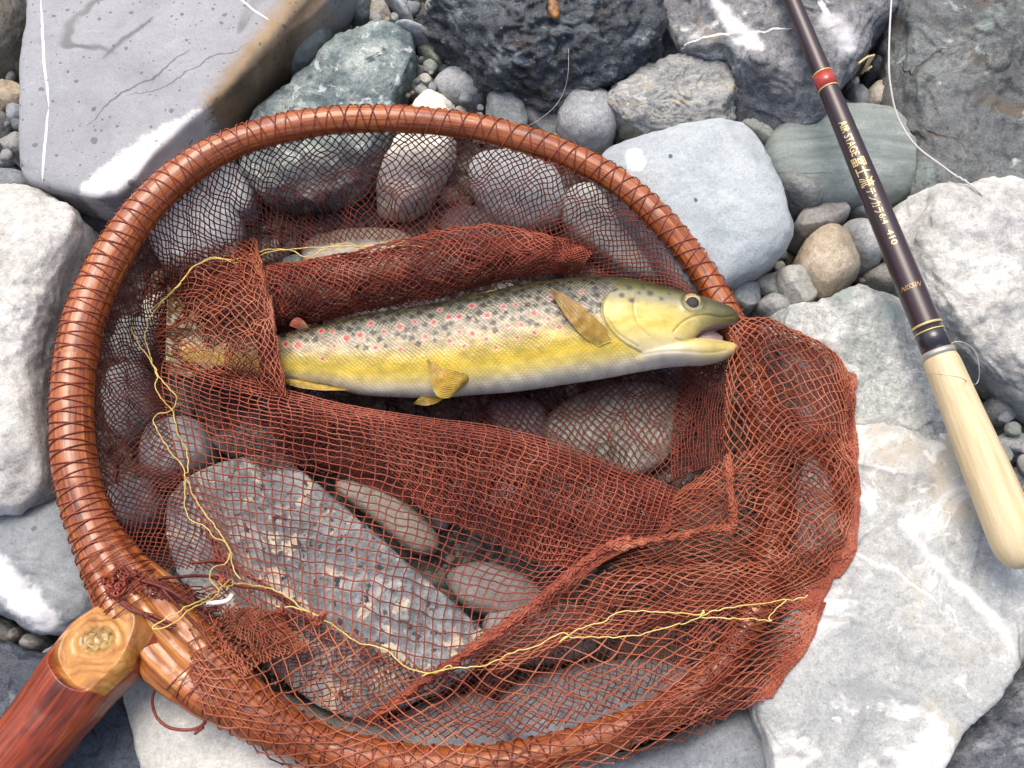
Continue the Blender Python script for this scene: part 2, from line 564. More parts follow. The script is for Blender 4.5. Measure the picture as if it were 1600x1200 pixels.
rock('striped_boulder', 'slate grey boulder crossed by a wide white quartz band left of the handle fork',
     [(-110, 830), (-30, 806), (60, 792), (150, 780), (190, 860), (178, 930), (150, 965), (110, 985), (62, 992), (20, 965), (-50, 950), (-120, 930)], 56, -10,
     lambda o: rock_mat('striped_boulder', [(0.16, 0.18, 0.195), (0.225, 0.245, 0.26), (0.3, 0.32, 0.33)], 18, 260, 0.14, origin=o, rough=0.65, bump=0.35, stain=[((0.34, 0.36, 0.36), 30, 0.56, 0.75)],
                        veins=[(W(-40, 850, 50), W(110, 1000, 40), 15, 9, (0.72, 0.73, 0.74), 0.4)], spots=[(90, 0.25, 0.2)]),
     e=0.6, zo=36, disp=2, seed=4, nth=180)

rock('navy_rock', 'dark blue black rock under the wooden handle at bottom left',
     [(-120, 1010), (-30, 1000), (50, 1018), (110, 1030), (170, 1075), (215, 1110), (262, 1180), (275, 1290), (150, 1300), (-120, 1290)], 46, -14,
     rock_mat('navy_rock', NAVY, 22, 200, 0.35, rough=0.5, bump=0.9, stain=[((0.16, 0.19, 0.22), 55, 0.58, 0.75)]),
     e=0.45, zo=34, disp=3.0, seed=5, ledge=1.6, facets=5, fdepth=0.12, nth=180)

rock('cream_rock', 'smooth creamy white rock below the handle fork',
     [(196, 1072), (250, 1036), (330, 1050), (420, 1098), (500, 1170), (520, 1260), (420, 1310), (270, 1300), (232, 1210), (212, 1140)], 54, -10,
     rock_mat('cream_rock', [(0.42, 0.42, 0.385), (0.53, 0.525, 0.485), (0.62, 0.61, 0.57)], 18, 240, 0.14, rough=0.65, bump=0.35, stain=[((0.6, 0.54, 0.38), 22, 0.62, 0.8)]),
     e=0.5, zo=40, disp=2, seed=6, facets=3, fdepth=0.08)

rock('teal_rock', 'mottled blue green rock running under the top of the hoop',
     [(396, 190), (436, 148), (478, 118), (505, 86), (540, 56), (600, 40), (640, 56), (652, 84), (642, 118), (622, 146), (612, 190), (598, 250), (540, 296), (460, 312), (400, 296), (376, 250)], 38, -10,
     rock_mat('teal_rock', TEAL, 34, 260, 0.35, rough=0.6, bump=1.0, stain=[((0.42, 0.47, 0.38), 45, 0.54, 0.70), ((0.5, 0.54, 0.53), 110, 0.56, 0.66), ((0.05, 0.075, 0.085), 70, 0.58, 0.66)]),
     e=0.24, zo=30, disp=2.2, freq=36, seed=7, ledge=1.3, facets=3, fdepth=0.06, nth=180, planes=[((0.85, -0.3, 0.35), 0.14)])

rock('dark_boulder', 'black craggy boulder at the top middle of the picture',
     [(640, 42), (668, 0), (720, -60), (860, -90), (1010, -60), (1024, 30), (1014, 92), (990, 118), (930, 140), (880, 160), (830, 160), (770, 138), (720, 100), (678, 72)], 66, -10,
     rock_mat('dark_boulder', DARK, 40, 230, 0.5, rough=0.55, bump=1.4, stain=[((0.17, 0.2, 0.22), 60, 0.55, 0.68), ((0.09, 0.065, 0.04), 30, 0.58, 0.72)], speck=[((0.34, 0.38, 0.42), 330, 0.68)]),
     e=0.45, zo=34, disp=5, freq=34, seed=8, ledge=2.6, facets=8, fdepth=0.16, nth=220, nr=64, planes=[((0.1, -0.75, 0.6), 0.18)], rough=0.55)

rock('quartz_streaked_boulder', 'slate grey boulder with white quartz blotches behind the rod',
     [(1012, -60), (1200, -80), (1400, -60), (1388, 30), (1352, 72), (1320, 120), (1288, 180), (1240, 200), (1180, 200), (1150, 180), (1132, 112), (1070, 100), (1040, 52)], 62, -10,
     lambda o: rock_mat('quartz_streaked_boulder', [(0.10, 0.105, 0.115), (0.17, 0.175, 0.185), (0.25, 0.255, 0.26)], 30, 230, 0.35, origin=o, rough=0.6, bump=0.9,
                        stain=[((0.25, 0.2, 0.13), 34, 0.58, 0.7), ((0.52, 0.52, 0.5), 40, 0.6, 0.7)],
                        veins=[(W(1105, 5, 58), W(1195, 85, 58), 11, 20, (0.72, 0.72, 0.71), 0.5), (W(1060, 60, 58), W(1240, 52, 58), 1.2, 6, WHT),
                               (W(1285, 20, 58), W(1335, 90, 58), 12, 22, (0.55, 0.55, 0.56), 0.8), (W(1275, -10, 58), W(1295, 30, 58), 4, 6, WHT)]),
     e=0.4, zo=38, disp=3.5, seed=9, ledge=2.0, facets=7, fdepth=0.12, nth=220, nr=60, planes=[((-0.3, -0.8, 0.55), 0.2)])

rock('mossy_boulder', 'big dark grey green boulder filling the top right corner',
     [(1392, -60), (1660, -90), (1760, 100), (1720, 300), (1610, 340), (1520, 338), (1440, 318), (1424, 240), (1398, 180), (1388, 100)], 60, -10,
     rock_mat('mossy_boulder', [(0.075, 0.082, 0.085), (0.13, 0.14, 0.14), (0.2, 0.215, 0.21)], 20, 240, 0.35, rough=0.7, bump=0.9, cracks=0.5,
              stain=[((0.25, 0.31, 0.28), 16, 0.48, 0.66), ((0.10, 0.085, 0.065), 30, 0.55, 0.66), ((0.36, 0.41, 0.40), 60, 0.62, 0.74), ((0.05, 0.055, 0.055), 44, 0.6, 0.68)]),
     e=0.4, zo=38, tilt=(0.06, 0.06), disp=4, seed=10, ledge=2.0, facets=5, fdepth=0.1, nth=220, nr=60)

rock('golden_grey_stone', 'angular grey stone with golden streaks above the big pale blue boulder',
     [(948, 170), (960, 142), (1004, 118), (1060, 102), (1112, 96), (1138, 118), (1144, 172), (1130, 206), (1080, 212), (1034, 218), (994, 206), (964, 190)], 46, -8,
     lambda o: rock_mat('golden_grey_stone', [(0.22, 0.225, 0.22), (0.32, 0.325, 0.31), (0.4, 0.4, 0.38)], 40, 230, 0.25, rough=0.75, bump=0.9, wcrack=0.01, stretch=(-0.35, 3.0),
                        stain=[((0.42, 0.35, 0.2), 40, 0.54, 0.7)]),
     e=0.42, disp=2.6, freq=50, seed=11, ledge=1.6, facets=6, fdepth=0.14, planes=[((-0.1, -0.8, 0.5), 0.14)], zo=30)

rock('pale_blue_boulder', 'big pale blue grey boulder with two dark drops right of the hoop',
     [(930, 262), (952, 232), (990, 220), (1060, 208), (1128, 206), (1166, 222), (1192, 272), (1224, 338), (1232, 374), (1210, 412), (1152, 446), (1100, 470), (1050, 440), (980, 350)], 54, -10,
     lambda o: rock_mat('pale_blue_boulder', BLUEW, 15, 280, 0.12, origin=o, rough=0.7, bump=0.4, stain=[((0.38, 0.41, 0.45), 24, 0.6, 0.72)],
                        veins=[(W(985, 222, 52), W(1003, 262, 52), 9, 4, (0.72, 0.74, 0.75), 0.5),
                               (W(1046, 238, 56), W(1053, 238, 56), 2.6, 0.6, (0.10, 0.11, 0.12), 0.2), (W(1086, 310, 56), W(1091, 308, 56), 2.8, 0.6, (0.10, 0.11, 0.12), 0.2)]),
     e=0.6, zo=32, tilt=(0.16, 0.05), disp=2.2, freq=20, seed=12, facets=2, fdepth=0.08, nth=200, nr=56, rough=0.3)

rock('striped_oval_stone', 'oval grey green stone with faint stripes under the rod',
     [(1188, 262), (1200, 222), (1236, 194), (1290, 182), (1350, 180), (1404, 190), (1440, 220), (1452, 262), (1440, 306), (1380, 326), (1300, 330), (1240, 328), (1204, 300)], 44, -8,
     lambda o: rock_mat('striped_oval_stone', GREYG, 26, 260, 0.1, origin=o, rough=0.72, bump=0.3, stretch=(0.12, 5.0),
                        veins=[(W(1225, 242, 42), W(1450, 252, 42), 3, 6, (0.19, 0.22, 0.21), 0.9), (W(1270, 312, 40), W(1440, 316, 40), 0.9, 3, (0.5, 0.51, 0.5)),
                               (W(1215, 262, 42), W(1300, 274, 42), 1.0, 8, (0.12, 0.13, 0.13), 0.7)]),
     e=0.55, disp=1.2, seed=13, nth=180, rough=0.2)

rock('snowy_boulder', 'bright white boulder with grey bands right of the rod',
     [(1392, 338), (1424, 312), (1490, 300), (1580, 302), (1700, 310), (1760, 450), (1720, 640), (1640, 640), (1580, 600), (1524, 560), (1470, 510), (1430, 450), (1402, 400)], 62, -10,
     rock_mat('snowy_boulder', WHITE, 22, 240, 0.18, rough=0.75, bump=0.7, stain=[((0.3, 0.31, 0.31), 17, 0.56, 0.68), ((0.45, 0.41, 0.33), 26, 0.62, 0.74)], wcrack=0.012),
     e=0.5, zo=40, disp=4, freq=26, seed=14, ledge=1.6, facets=5, fdepth=0.1, nth=200, nr=56)

rock('crumpled_boulder', 'crumpled pale grey green boulder behind the net bulge beside the grip',
     [(1200, 500), (1222, 484), (1265, 474), (1330, 462), (1396, 480), (1428, 520), (1452, 580), (1466, 640), (1466, 720), (1360, 740), (1270, 730), (1240, 660), (1222, 580)], 51, -10,
     rock_mat('crumpled_boulder', [(0.2, 0.22, 0.21), (0.31, 0.33, 0.31), (0.43, 0.44, 0.415), (0.58, 0.58, 0.55)], 34, 240, 0.25, rough=0.75, bump=0.8, wcrack=0.014,
              stain=[((0.26, 0.31, 0.29), 26, 0.55, 0.66), ((0.42, 0.35, 0.23), 30, 0.62, 0.72)]),
     e=0.36, zo=36, disp=2.6, freq=30, seed=15, ledge=1.5, facets=5, fdepth=0.1, nth=200, nr=56, rough=0.45)

rock('white_slab', 'broad white marbled slab filling the lower right',
     [(1240, 780), (1262, 700), (1320, 652), (1400, 644), (1462, 660), (1500, 738), (1556, 846), (1606, 900), (1606, 990), (1560, 1076), (1490, 1160), (1420, 1260), (1240, 1280), (1200, 1170), (1180, 1095), (1225, 950), (1240, 860)], 54, -12,
     lambda o: rock_mat('white_slab', [(0.27, 0.285, 0.28), (0.36, 0.372, 0.36), (0.45, 0.455, 0.435), (0.57, 0.565, 0.535)], 15, 260, 0.16, origin=o, rough=0.7, bump=0.5, wcrack=0.008, cracks=0.35,
                        stain=[((0.44, 0.385, 0.285), 17, 0.50, 0.70), ((0.62, 0.615, 0.59), 24, 0.54, 0.64), ((0.25, 0.265, 0.27), 30, 0.57, 0.70), ((0.64, 0.635, 0.61), 70, 0.6, 0.68)],
                        veins=[(W(1300, 840, 52), W(1470, 945, 52), 1.3, 14, (0.66, 0.66, 0.65), 0.9), (W(1400, 810, 52), W(1600, 1030, 52), 5, 22, (0.68, 0.68, 0.67), 0.95)]),
     e=0.24, zo=42, disp=2.0, freq=22, seed=16, ledge=0.9, facets=3, fdepth=0.08, nth=240, nr=64, rough=0.3)

rock('corner_rock', 'dark wet grey rock in the bottom right corner',
     [(1440, 1240), (1490, 1160), (1540, 1105), (1600, 1060), (1690, 1020), (1760, 1150), (1700, 1300), (1500, 1300)], 30, -14,
     rock_mat('corner_rock', [(0.06, 0.065, 0.075), (0.12, 0.13, 0.145), (0.22, 0.235, 0.25), (0.4, 0.42, 0.44)], 24, 220, 0.4, rough=0.5, bump=1.1, stretch=(0.7, 2.2)),
     e=0.45, zo=18, disp=3, seed=17, ledge=1.5, facets=5)

rock('speckled_block', 'long grey block with cream blotches seen through the front of the net',
     [(262, 800), (282, 764), (318, 738), (372, 722), (430, 714), (452, 722), (500, 762), (560, 814), (620, 866), (680, 918), (740, 972), (768, 1000), (764, 1018), (730, 1050), (680, 1084), (610, 1112), (540, 1120), (470, 1080), (400, 1020), (330, 955), (280, 890)], 38, -8,
     rock_mat('speckled_block', [(0.17, 0.18, 0.185), (0.25, 0.26, 0.265), (0.34, 0.345, 0.34)], 30, 200, 0.28, rough=0.75, bump=0.9,
              stain=[((0.58, 0.5, 0.38), 44, 0.545, 0.585), ((0.42, 0.41, 0.39), 60, 0.56, 0.64)], speck=[((0.06, 0.06, 0.065), 190, 0.6)]),
     e=0.17, zo=30, disp=1.6, freq=30, seed=18, ledge=0.6, facets=1, fdepth=0.04, nth=260, nr=60)

# --- smaller stones that can be told apart
def stone(label, px, zt, cols, e=0.85, zb=-8, name='river_stone', seed=None, cont=0.2, disp=0.8, facets=0, rough=0.72, bump=0.55, **kw):
    stone.k += 1
    sd = seed or (200 + stone.k)
    if any(k in label for k in ('net', 'inside', 'seam', 'speckled block', 'hoop left of', 'beneath the fish')):
        cols = [tuple(min(0.75, v * 1.22) for v in c_) for c_ in cols]  # stones under the net: colour lightened to make up for its shadow
    mk = {k: kw.pop(k) for k in ('stain', 'veins', 'wcrack', 'speck', 'stretch') if k in kw}
    def mt(o):
        mk.setdefault('stain', [(tuple(min(0.8, v * 1.35) for v in cols[-1]), 70, 0.58, 0.72), (tuple(v * 0.62 for v in cols[0]), 90, 0.6, 0.72)])
        return rock_mat('stone_%d' % stone.k, cols, 45, 320, cont, origin=o, rough=rough, bump=bump, **mk)
    return rock(name, label, px, zt, zb, mt, e=e, disp=disp, freq=55, seed=sd, facets=facets, fdepth=0.2, nth=96, nr=32, cat='stone', **kw)
stone.k = 0


def oval(cx, cy, a, b, rot=0, n=12, sq=0.0, seed=0):
    r_ = np.random.default_rng(seed + int(cx * 7 + cy))
    t = np.linspace(0, 2 * np.pi, n, endpoint=False)
    rr = 1 + r_.normal(0, 0.05, n) + sq * 0.12 * np.cos(4 * t)
    x = a * np.cos(t) * rr; y = b * np.sin(t) * rr
    c, s_ = math.cos(math.radians(rot)), math.sin(math.radians(rot))
    return np.stack([cx + x * c - y * s_, cy + x * s_ + y * c], 1)


stone('smooth green grey oval pebble lying against the veined slab', oval(478, 79, 52, 27, -40), 46, [(0.15, 0.17, 0.15), (0.2, 0.225, 0.2), (0.25, 0.275, 0.245)], zb=0, cont=0.1)
stone('flat grey egg shaped pebble just above the hoop near its top', [(676, 140), (698, 120), (745, 110), (764, 128), (760, 158), (730, 172), (700, 166)], 30, [(0.27, 0.285, 0.3), (0.33, 0.345, 0.36), (0.38, 0.39, 0.4)], e=0.75)
stone('small pale green wedge pebble below the black boulder', [(654, 82), (690, 68), (712, 88), (704, 106), (680, 116), (660, 98)], 26, [(0.2, 0.25, 0.18), (0.28, 0.32, 0.24), (0.36, 0.39, 0.32)], e=0.5, facets=4)
stone('white stone half under the top of the hoop', [(655, 172), (680, 152), (705, 160), (712, 200), (705, 250), (680, 300), (640, 332), (600, 335), (585, 320), (600, 280), (618, 235)], 34, [(0.56, 0.53, 0.44), (0.68, 0.65, 0.56), (0.75, 0.73, 0.66)], e=0.4, facets=3, disp=1.6)
stone('blocky grey pebble touching the hoop left of the dark split pebble', [(760, 166), (780, 147), (806, 152), (824, 184), (820, 212), (780, 205), (762, 190)], 32, [(0.2, 0.225, 0.225), (0.26, 0.285, 0.28), (0.31, 0.33, 0.325)], e=0.5, facets=3)
stone('grey pebble with a dark shaded face beside the round grey stone', [(814, 166), (832, 156), (866, 178), (872, 214), (860, 226), (826, 206)], 30, [(0.12, 0.13, 0.14), (0.2, 0.21, 0.215), (0.25, 0.26, 0.26)], e=0.5, facets=3)
stone('round grey stone just above the hoop under the black boulder', [(870, 192), (888, 160), (918, 151), (950, 163), (962, 200), (952, 228), (915, 241), (882, 226)], 42, [(0.25, 0.265, 0.275), (0.31, 0.325, 0.335), (0.37, 0.385, 0.39)], e=0.65)
stone('small grey triangular stone above the golden streaked stone', [(1010, 98), (1022, 72), (1045, 60), (1066, 76), (1074, 100), (1050, 110), (1020, 112)], 34, GREY, e=0.5, facets=3, wcrack=0.02)
stone('tan ochre stone peeping out from under the golden streaked stone', [(945, 135), (975, 118), (1008, 116), (1010, 138), (975, 150), (950, 150)], 24, TANC, e=0.6)
stone('dark grey stone wedged between the round stone and the golden streaked stone', oval(958, 190, 26, 22), 26, [(0.1, 0.11, 0.12), (0.15, 0.16, 0.17)], e=0.6)
stone('grey wedge pebble right of the golden streaked stone', [(1138, 195), (1150, 172), (1168, 176), (1172, 200), (1160, 208)], 28, [(0.27, 0.28, 0.29), (0.36, 0.37, 0.38)], e=0.6)
stone('small dark bluish pebble in the row above the striped oval stone', oval(1182, 190, 16, 14), 26, [(0.16, 0.175, 0.19), (0.24, 0.25, 0.26)], e=0.7)
stone('narrow pale pebble in the row above the striped oval stone', oval(1210, 190, 13, 20, 10), 26, [(0.28, 0.29, 0.28), (0.36, 0.36, 0.34)], e=0.6)
stone('small brown pink pebble beside the striped oval stone', oval(1233, 188, 15, 12), 26, [(0.26, 0.18, 0.13), (0.36, 0.27, 0.21)], e=0.8)
stone('flat pale green stone squeezed between pale blue boulder and striped oval stone', [(1148, 208), (1185, 198), (1222, 204), (1210, 224), (1196, 240), (1176, 230)], 30, [(0.29, 0.32, 0.29), (0.37, 0.39, 0.36)], e=0.5)
stone('cream and mauve pebble right of the rod above the striped oval stone', [(1346, 160), (1360, 144), (1382, 146), (1392, 165), (1390, 186), (1364, 188), (1346, 180)], 34, [(0.36, 0.3, 0.26), (0.44, 0.4, 0.33), (0.5, 0.46, 0.39)], e=0.65)
stone('white pebble left of the rod below the red band', oval(1272, 176, 14, 16), 32, [(0.4, 0.39, 0.35), (0.52, 0.51, 0.47)], e=0.8)
stone('tiny round white pebble beside the rod', oval(1325, 148, 8, 9), 30, [(0.5, 0.49, 0.45), (0.6, 0.59, 0.55)], e=0.9)
stone('orange tan flat pebble among small stones right of the rod band', oval(1333, 108, 18, 9, -8), 30, [(0.36, 0.24, 0.14), (0.44, 0.32, 0.22)], e=0.8)
stone('small oval blue grey pebble above the cream and mauve pebble', oval(1368, 108, 13, 16, 25), 31, GREY, e=0.8)
stone('grey pebble tucked beside the rod above the cream and mauve pebble', oval(1334, 168, 16, 22, -20), 30, [(0.22, 0.24, 0.25), (0.3, 0.315, 0.32)], e=0.7)
stone('long dark grey pebble leaning on the pale blue boulder', [(1208, 288), (1222, 276), (1250, 288), (1276, 308), (1278, 326), (1252, 330), (1224, 312)], 44, [(0.16, 0.17, 0.165), (0.21, 0.22, 0.215), (0.27, 0.28, 0.27)], e=0.8, zb=4)
stone('brownish grey blocky stone under the long dark grey pebble', [(1236, 362), (1252, 336), (1282, 322), (1312, 334), (1316, 352), (1290, 372), (1255, 380)], 36, [(0.24, 0.23, 0.22), (0.31, 0.3, 0.28)], e=0.5, facets=4)
stone('large tan egg shaped stone between the pale blue boulder and the rod', [(1240, 428), (1252, 386), (1282, 362), (1310, 372), (1330, 410), (1334, 436), (1312, 456), (1280, 468), (1252, 450)], 44, [(0.37, 0.29, 0.2), (0.46, 0.385, 0.28), (0.53, 0.46, 0.36)], e=0.7, stain=[((0.36, 0.24, 0.15), 40, 0.56, 0.7)])
stone('white and grey banded pebble touching the tan egg shaped stone', [(1304, 372), (1322, 354), (1348, 358), (1368, 388), (1368, 416), (1346, 426), (1322, 404)], 42, [(0.26, 0.27, 0.255), (0.42, 0.42, 0.4), (0.62, 0.61, 0.57)], e=0.8)
stone('dark grey stone under the rod beside the white and grey pebble', [(1318, 340), (1345, 326), (1376, 340), (1392, 380), (1370, 392), (1350, 360)], 30, [(0.15, 0.165, 0.18), (0.21, 0.225, 0.24)], e=0.6, facets=2)
stone('pale cracked stone below the tan egg shaped stone', [(1208, 438), (1236, 428), (1262, 442), (1270, 470), (1250, 486), (1222, 478)], 38, [(0.34, 0.34, 0.31), (0.42, 0.42, 0.39)], e=0.5, facets=4)
stone('smooth grey pebble beside the fish snout outside the hoop', oval(1205, 488, 26, 18, 10), 32, [(0.27, 0.275, 0.275), (0.34, 0.345, 0.345)], e=0.8)
stone('grey angular stone right at the fish snout', [(1130, 462), (1156, 450), (1178, 456), (1180, 480), (1160, 494), (1136, 486)], 30, [(0.2, 0.22, 0.23), (0.3, 0.315, 0.325)], e=0.5, facets=3)
stone('grey green stone between the cracked stone and the pale blue boulder', [(1172, 452), (1200, 436), (1226, 430), (1224, 460), (1200, 474)], 26, [(0.22, 0.235, 0.22), (0.29, 0.305, 0.285)], e=0.5, facets=2)
stone('flat brown grey stone between the tan stone and the rod', [(1340, 440), (1372, 420), (1410, 430), (1414, 452), (1376, 462)], 30, [(0.28, 0.27, 0.24), (0.35, 0.34, 0.3)], e=0.6)
stone('round sandy pebble at the left edge beside the veined slab', oval(25, 162, 28, 23, 10), 28, TANC, e=0.6, facets=2)
stone('rounded brown grey pebble under the olive brown boulder', oval(28, 104, 20, 17, -10), 28, [(0.25, 0.22, 0.19), (0.32, 0.29, 0.255)], e=0.7)
stone('grey brown pebble at the left edge below the sandy pebble', oval(5, 205, 22, 24), 28, [(0.2, 0.195, 0.18), (0.27, 0.265, 0.245)], e=0.75)
stone('angular grey stone at the left edge above the blue grey flat stone', oval(34, 238, 20, 18, 20), 28, [(0.25, 0.25, 0.24), (0.33, 0.33, 0.31)], e=0.5, facets=3)
stone('blue grey pebble touching the left side of the veined slab', oval(36, 192, 14, 18), 26, [(0.24, 0.26, 0.29), (0.32, 0.34, 0.37)], e=0.7)
stone('dark blue grey flat stone between the veined slab and the white boulder', [(-30, 285), (20, 278), (55, 284), (62, 305), (30, 318), (-30, 315)], 30, [(0.17, 0.19, 0.21), (0.24, 0.26, 0.285)], e=0.5)
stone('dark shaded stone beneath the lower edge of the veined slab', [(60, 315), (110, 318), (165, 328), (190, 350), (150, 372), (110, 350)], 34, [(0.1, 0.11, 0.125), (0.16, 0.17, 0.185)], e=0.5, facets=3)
stone('pale green grey wedge stone at the top edge between slab and dark boulder', [(540, 8), (556, -12), (575, -5), (582, 25), (568, 38), (548, 30)], 30, [(0.24, 0.27, 0.25), (0.32, 0.345, 0.32)], e=0.5, facets=2)
stone('sandy triangular stone at the top edge among the gravel', [(582, 40), (588, 14), (602, 18), (614, 40), (598, 46)], 28, [(0.33, 0.3, 0.25), (0.4, 0.37, 0.31)], e=0.5, facets=2)
stone('curved blue grey pebble beside the black boulder at the top', [(596, 12), (618, 6), (640, 22), (648, 48), (636, 46), (618, 28)], 30, [(0.27, 0.29, 0.31), (0.34, 0.36, 0.375)], e=0.8)
stone('brown flat pebble against the veined slab near the top', oval(527, 38, 20, 11, -5), 32, [(0.25, 0.21, 0.16), (0.32, 0.275, 0.22)], e=0.8)
stone('long thin grey pebble lying across the black boulder edge', oval(645, 50, 30, 7, 15), 40, [(0.26, 0.28, 0.3), (0.33, 0.35, 0.37)], e=0.9, zb=18)
stone('white chipped stone above the hoop near the green wedge', [(630, 128), (642, 118), (652, 130), (640, 140)], 22, [(0.5, 0.48, 0.44), (0.6, 0.58, 0.54)], e=0.5, facets=3)
stone('mauve grey stone below the green wedge pebble', [(638, 118), (655, 100), (676, 112), (672, 130), (652, 134)], 22, [(0.24, 0.23, 0.24), (0.3, 0.29, 0.3)], e=0.6, facets=2)
stone('beige pebble between the mauve grey stone and the hoop', [(640, 145), (660, 134), (682, 138), (678, 155), (655, 160)], 22, [(0.36, 0.34, 0.29), (0.43, 0.41, 0.36)], e=0.6)
stone('dark round pebble below the green wedge stone', oval(704, 112, 20, 12, -25), 20, [(0.18, 0.185, 0.19), (0.25, 0.255, 0.26)], e=0.8)
stone('pebble with pale ring half under the teal rock near the slab', oval(386, 166, 16, 14), 30, [(0.26, 0.25, 0.23), (0.33, 0.32, 0.3)], e=0.7)
stone('grey stone seen through the net inside the upper left of the hoop', [(235, 330), (280, 300), (340, 310), (380, 350), (370, 410), (310, 430), (250, 410)], 22, [(0.3, 0.32, 0.34), (0.4, 0.415, 0.43)], e=0.6)
stone('pale slate stone under the net between teal rock and veined slab', [(300, 270), (350, 250), (400, 290), (395, 340), (340, 330)], 20, [(0.3, 0.32, 0.34), (0.38, 0.4, 0.42)], e=0.5)
stone('white stone under the net left of the fish tail', [(228, 480), (255, 462), (285, 470), (290, 500), (262, 520), (236, 512)], 18, [(0.5, 0.48, 0.42), (0.62, 0.6, 0.54)], e=0.6)
stone('grey stone under the net beside the white one near the tail', oval(215, 540, 38, 40), 18, GREY, e=0.6)
stone('mid grey stone under the net at the left inner side of the hoop', [(170, 590), (215, 570), (245, 600), (240, 660), (200, 690), (168, 650)], 24, [(0.22, 0.235, 0.245), (0.3, 0.315, 0.32)], e=0.6)
stone('grey stone with dark pits above the speckled block', [(225, 720), (240, 672), (290, 655), (325, 672), (335, 715), (300, 745), (250, 750)], 32, [(0.22, 0.24, 0.245), (0.31, 0.325, 0.325)], e=0.6, speck=[((0.06, 0.06, 0.065), 160, 0.64)])
stone('grey stone left of the speckled block under the net', oval(215, 790, 42, 40), 30, GREY, e=0.6)
stone('dark stone behind the speckled block under the net fold', [(330, 690), (400, 670), (470, 690), (510, 730), (440, 726), (370, 716)], 24, [(0.12, 0.13, 0.13), (0.2, 0.21, 0.205)], e=0.6)
stone('tan grey stone behind the speckled block', [(520, 760), (590, 756), (650, 800), (690, 850), (650, 866), (580, 810)], 24, [(0.27, 0.24, 0.2), (0.36, 0.33, 0.28)], e=0.6, stain=[((0.34, 0.22, 0.12), 45, 0.58, 0.7)])
stone('brown grey stone below the seam of the net', [(700, 900), (750, 880), (820, 900), (850, 940), (800, 965), (730, 950)], 22, [(0.19, 0.175, 0.165), (0.26, 0.24, 0.225)], e=0.55)
stone('flat grey stone under the cord seam', [(760, 960), (850, 940), (930, 960), (920, 1020), (830, 1040), (770, 1010)], 22, [(0.2, 0.205, 0.205), (0.27, 0.275, 0.275)], e=0.5)
stone('long slate grey stone inside the bottom of the hoop', [(790, 1080), (880, 1045), (1000, 1030), (1090, 1050), (1060, 1120), (940, 1160), (830, 1170), (780, 1130)], 28, [(0.18, 0.195, 0.205), (0.25, 0.265, 0.275)], e=0.5)
stone('grey cobble inside the bottom of the hoop left of the slate stone', [(620, 1120), (690, 1090), (770, 1090), (800, 1150), (770, 1200), (680, 1210), (620, 1170)], 28, [(0.19, 0.195, 0.2), (0.28, 0.285, 0.285)], e=0.55, stain=[((0.42, 0.37, 0.29), 50, 0.56, 0.66)])
stone('cream spotted cobble inside the bottom left of the hoop', [(430, 1080), (520, 1110), (610, 1130), (620, 1180), (540, 1200), (450, 1150)], 26, [(0.22, 0.21, 0.2), (0.33, 0.31, 0.28)], e=0.55, stain=[((0.48, 0.42, 0.32), 50, 0.52, 0.62)])
stone('slate blue rock at the bottom edge outside the hoop', [(880, 1200), (1000, 1170), (1110, 1125), (1180, 1110), (1210, 1180), (1200, 1260), (1050, 1290), (900, 1270)], 34, [(0.17, 0.19, 0.21), (0.23, 0.25, 0.27), (0.3, 0.32, 0.335)], e=0.5)
stone('small green grey pebble at the bottom edge beside the white slab', oval(1200, 1190, 18, 26, -15), 38, [(0.2, 0.21, 0.2), (0.27, 0.28, 0.265)], e=0.7)
stone('dark olive stone below the fish inside the net', [(850, 660), (900, 620), (980, 600), (1060, 615), (1070, 680), (1010, 740), (920, 730), (860, 700)], 16, [(0.14, 0.15, 0.12), (0.2, 0.21, 0.18), (0.3, 0.31, 0.28)], e=0.6)
stone('dark plum grey stone below the fish belly inside the net', [(760, 640), (810, 622), (850, 640), (850, 690), (800, 700)], 14, [(0.12, 0.1, 0.11), (0.18, 0.16, 0.17)], e=0.6)
stone('grey stone under the net behind the fish back', [(740, 250), (830, 240), (880, 290), (870, 350), (790, 360), (740, 310)], 20, [(0.26, 0.28, 0.29), (0.34, 0.36, 0.365)], e=0.55)
stone('pale grey green stone under the net at the inner right of the hoop', [(890, 300), (950, 300), (1010, 370), (1060, 430), (1000, 440), (920, 390), (880, 350)], 22, [(0.3, 0.33, 0.31), (0.4, 0.42, 0.4)], e=0.55)
stone('dark stone under the net between the white stone and fish back', [(700, 330), (760, 330), (830, 360), (830, 400), (740, 400), (690, 370)], 12, [(0.11, 0.1, 0.1), (0.17, 0.16, 0.155)], e=0.6)
stone('tan stone under the net behind the fish', [(480, 380), (560, 360), (640, 370), (650, 420), (570, 440), (490, 430)], 12, [(0.3, 0.26, 0.2), (0.4, 0.36, 0.29)], e=0.6)
stone('grey stone beneath the fish', [(560, 480), (700, 470), (800, 500), (790, 590), (650, 600), (560, 570)], 14, GREY, e=0.6)
stone('grey cobble at the left edge between the striped boulder and navy rock', [(-20, 968), (15, 965), (38, 985), (32, 1004), (0, 1010), (-25, 1000)], 26, [(0.2, 0.2, 0.185), (0.28, 0.28, 0.26)], e=0.6)
stone('round grey pebble left of the handle below the striped boulder', oval(66, 1006, 20, 14, 8), 34, [(0.23, 0.23, 0.22), (0.3, 0.3, 0.285)], e=0.8)
stone('narrow brown grey pebble beside the round pebble left of the handle', oval(42, 994, 10, 14, 20), 32, [(0.2, 0.18, 0.165), (0.27, 0.25, 0.23)], e=0.8)
stone('flat dark pebble tucked against the handle', oval(102, 1018, 22, 9, -28), 36, [(0.2, 0.2, 0.19), (0.27, 0.27, 0.255)], e=0.8)
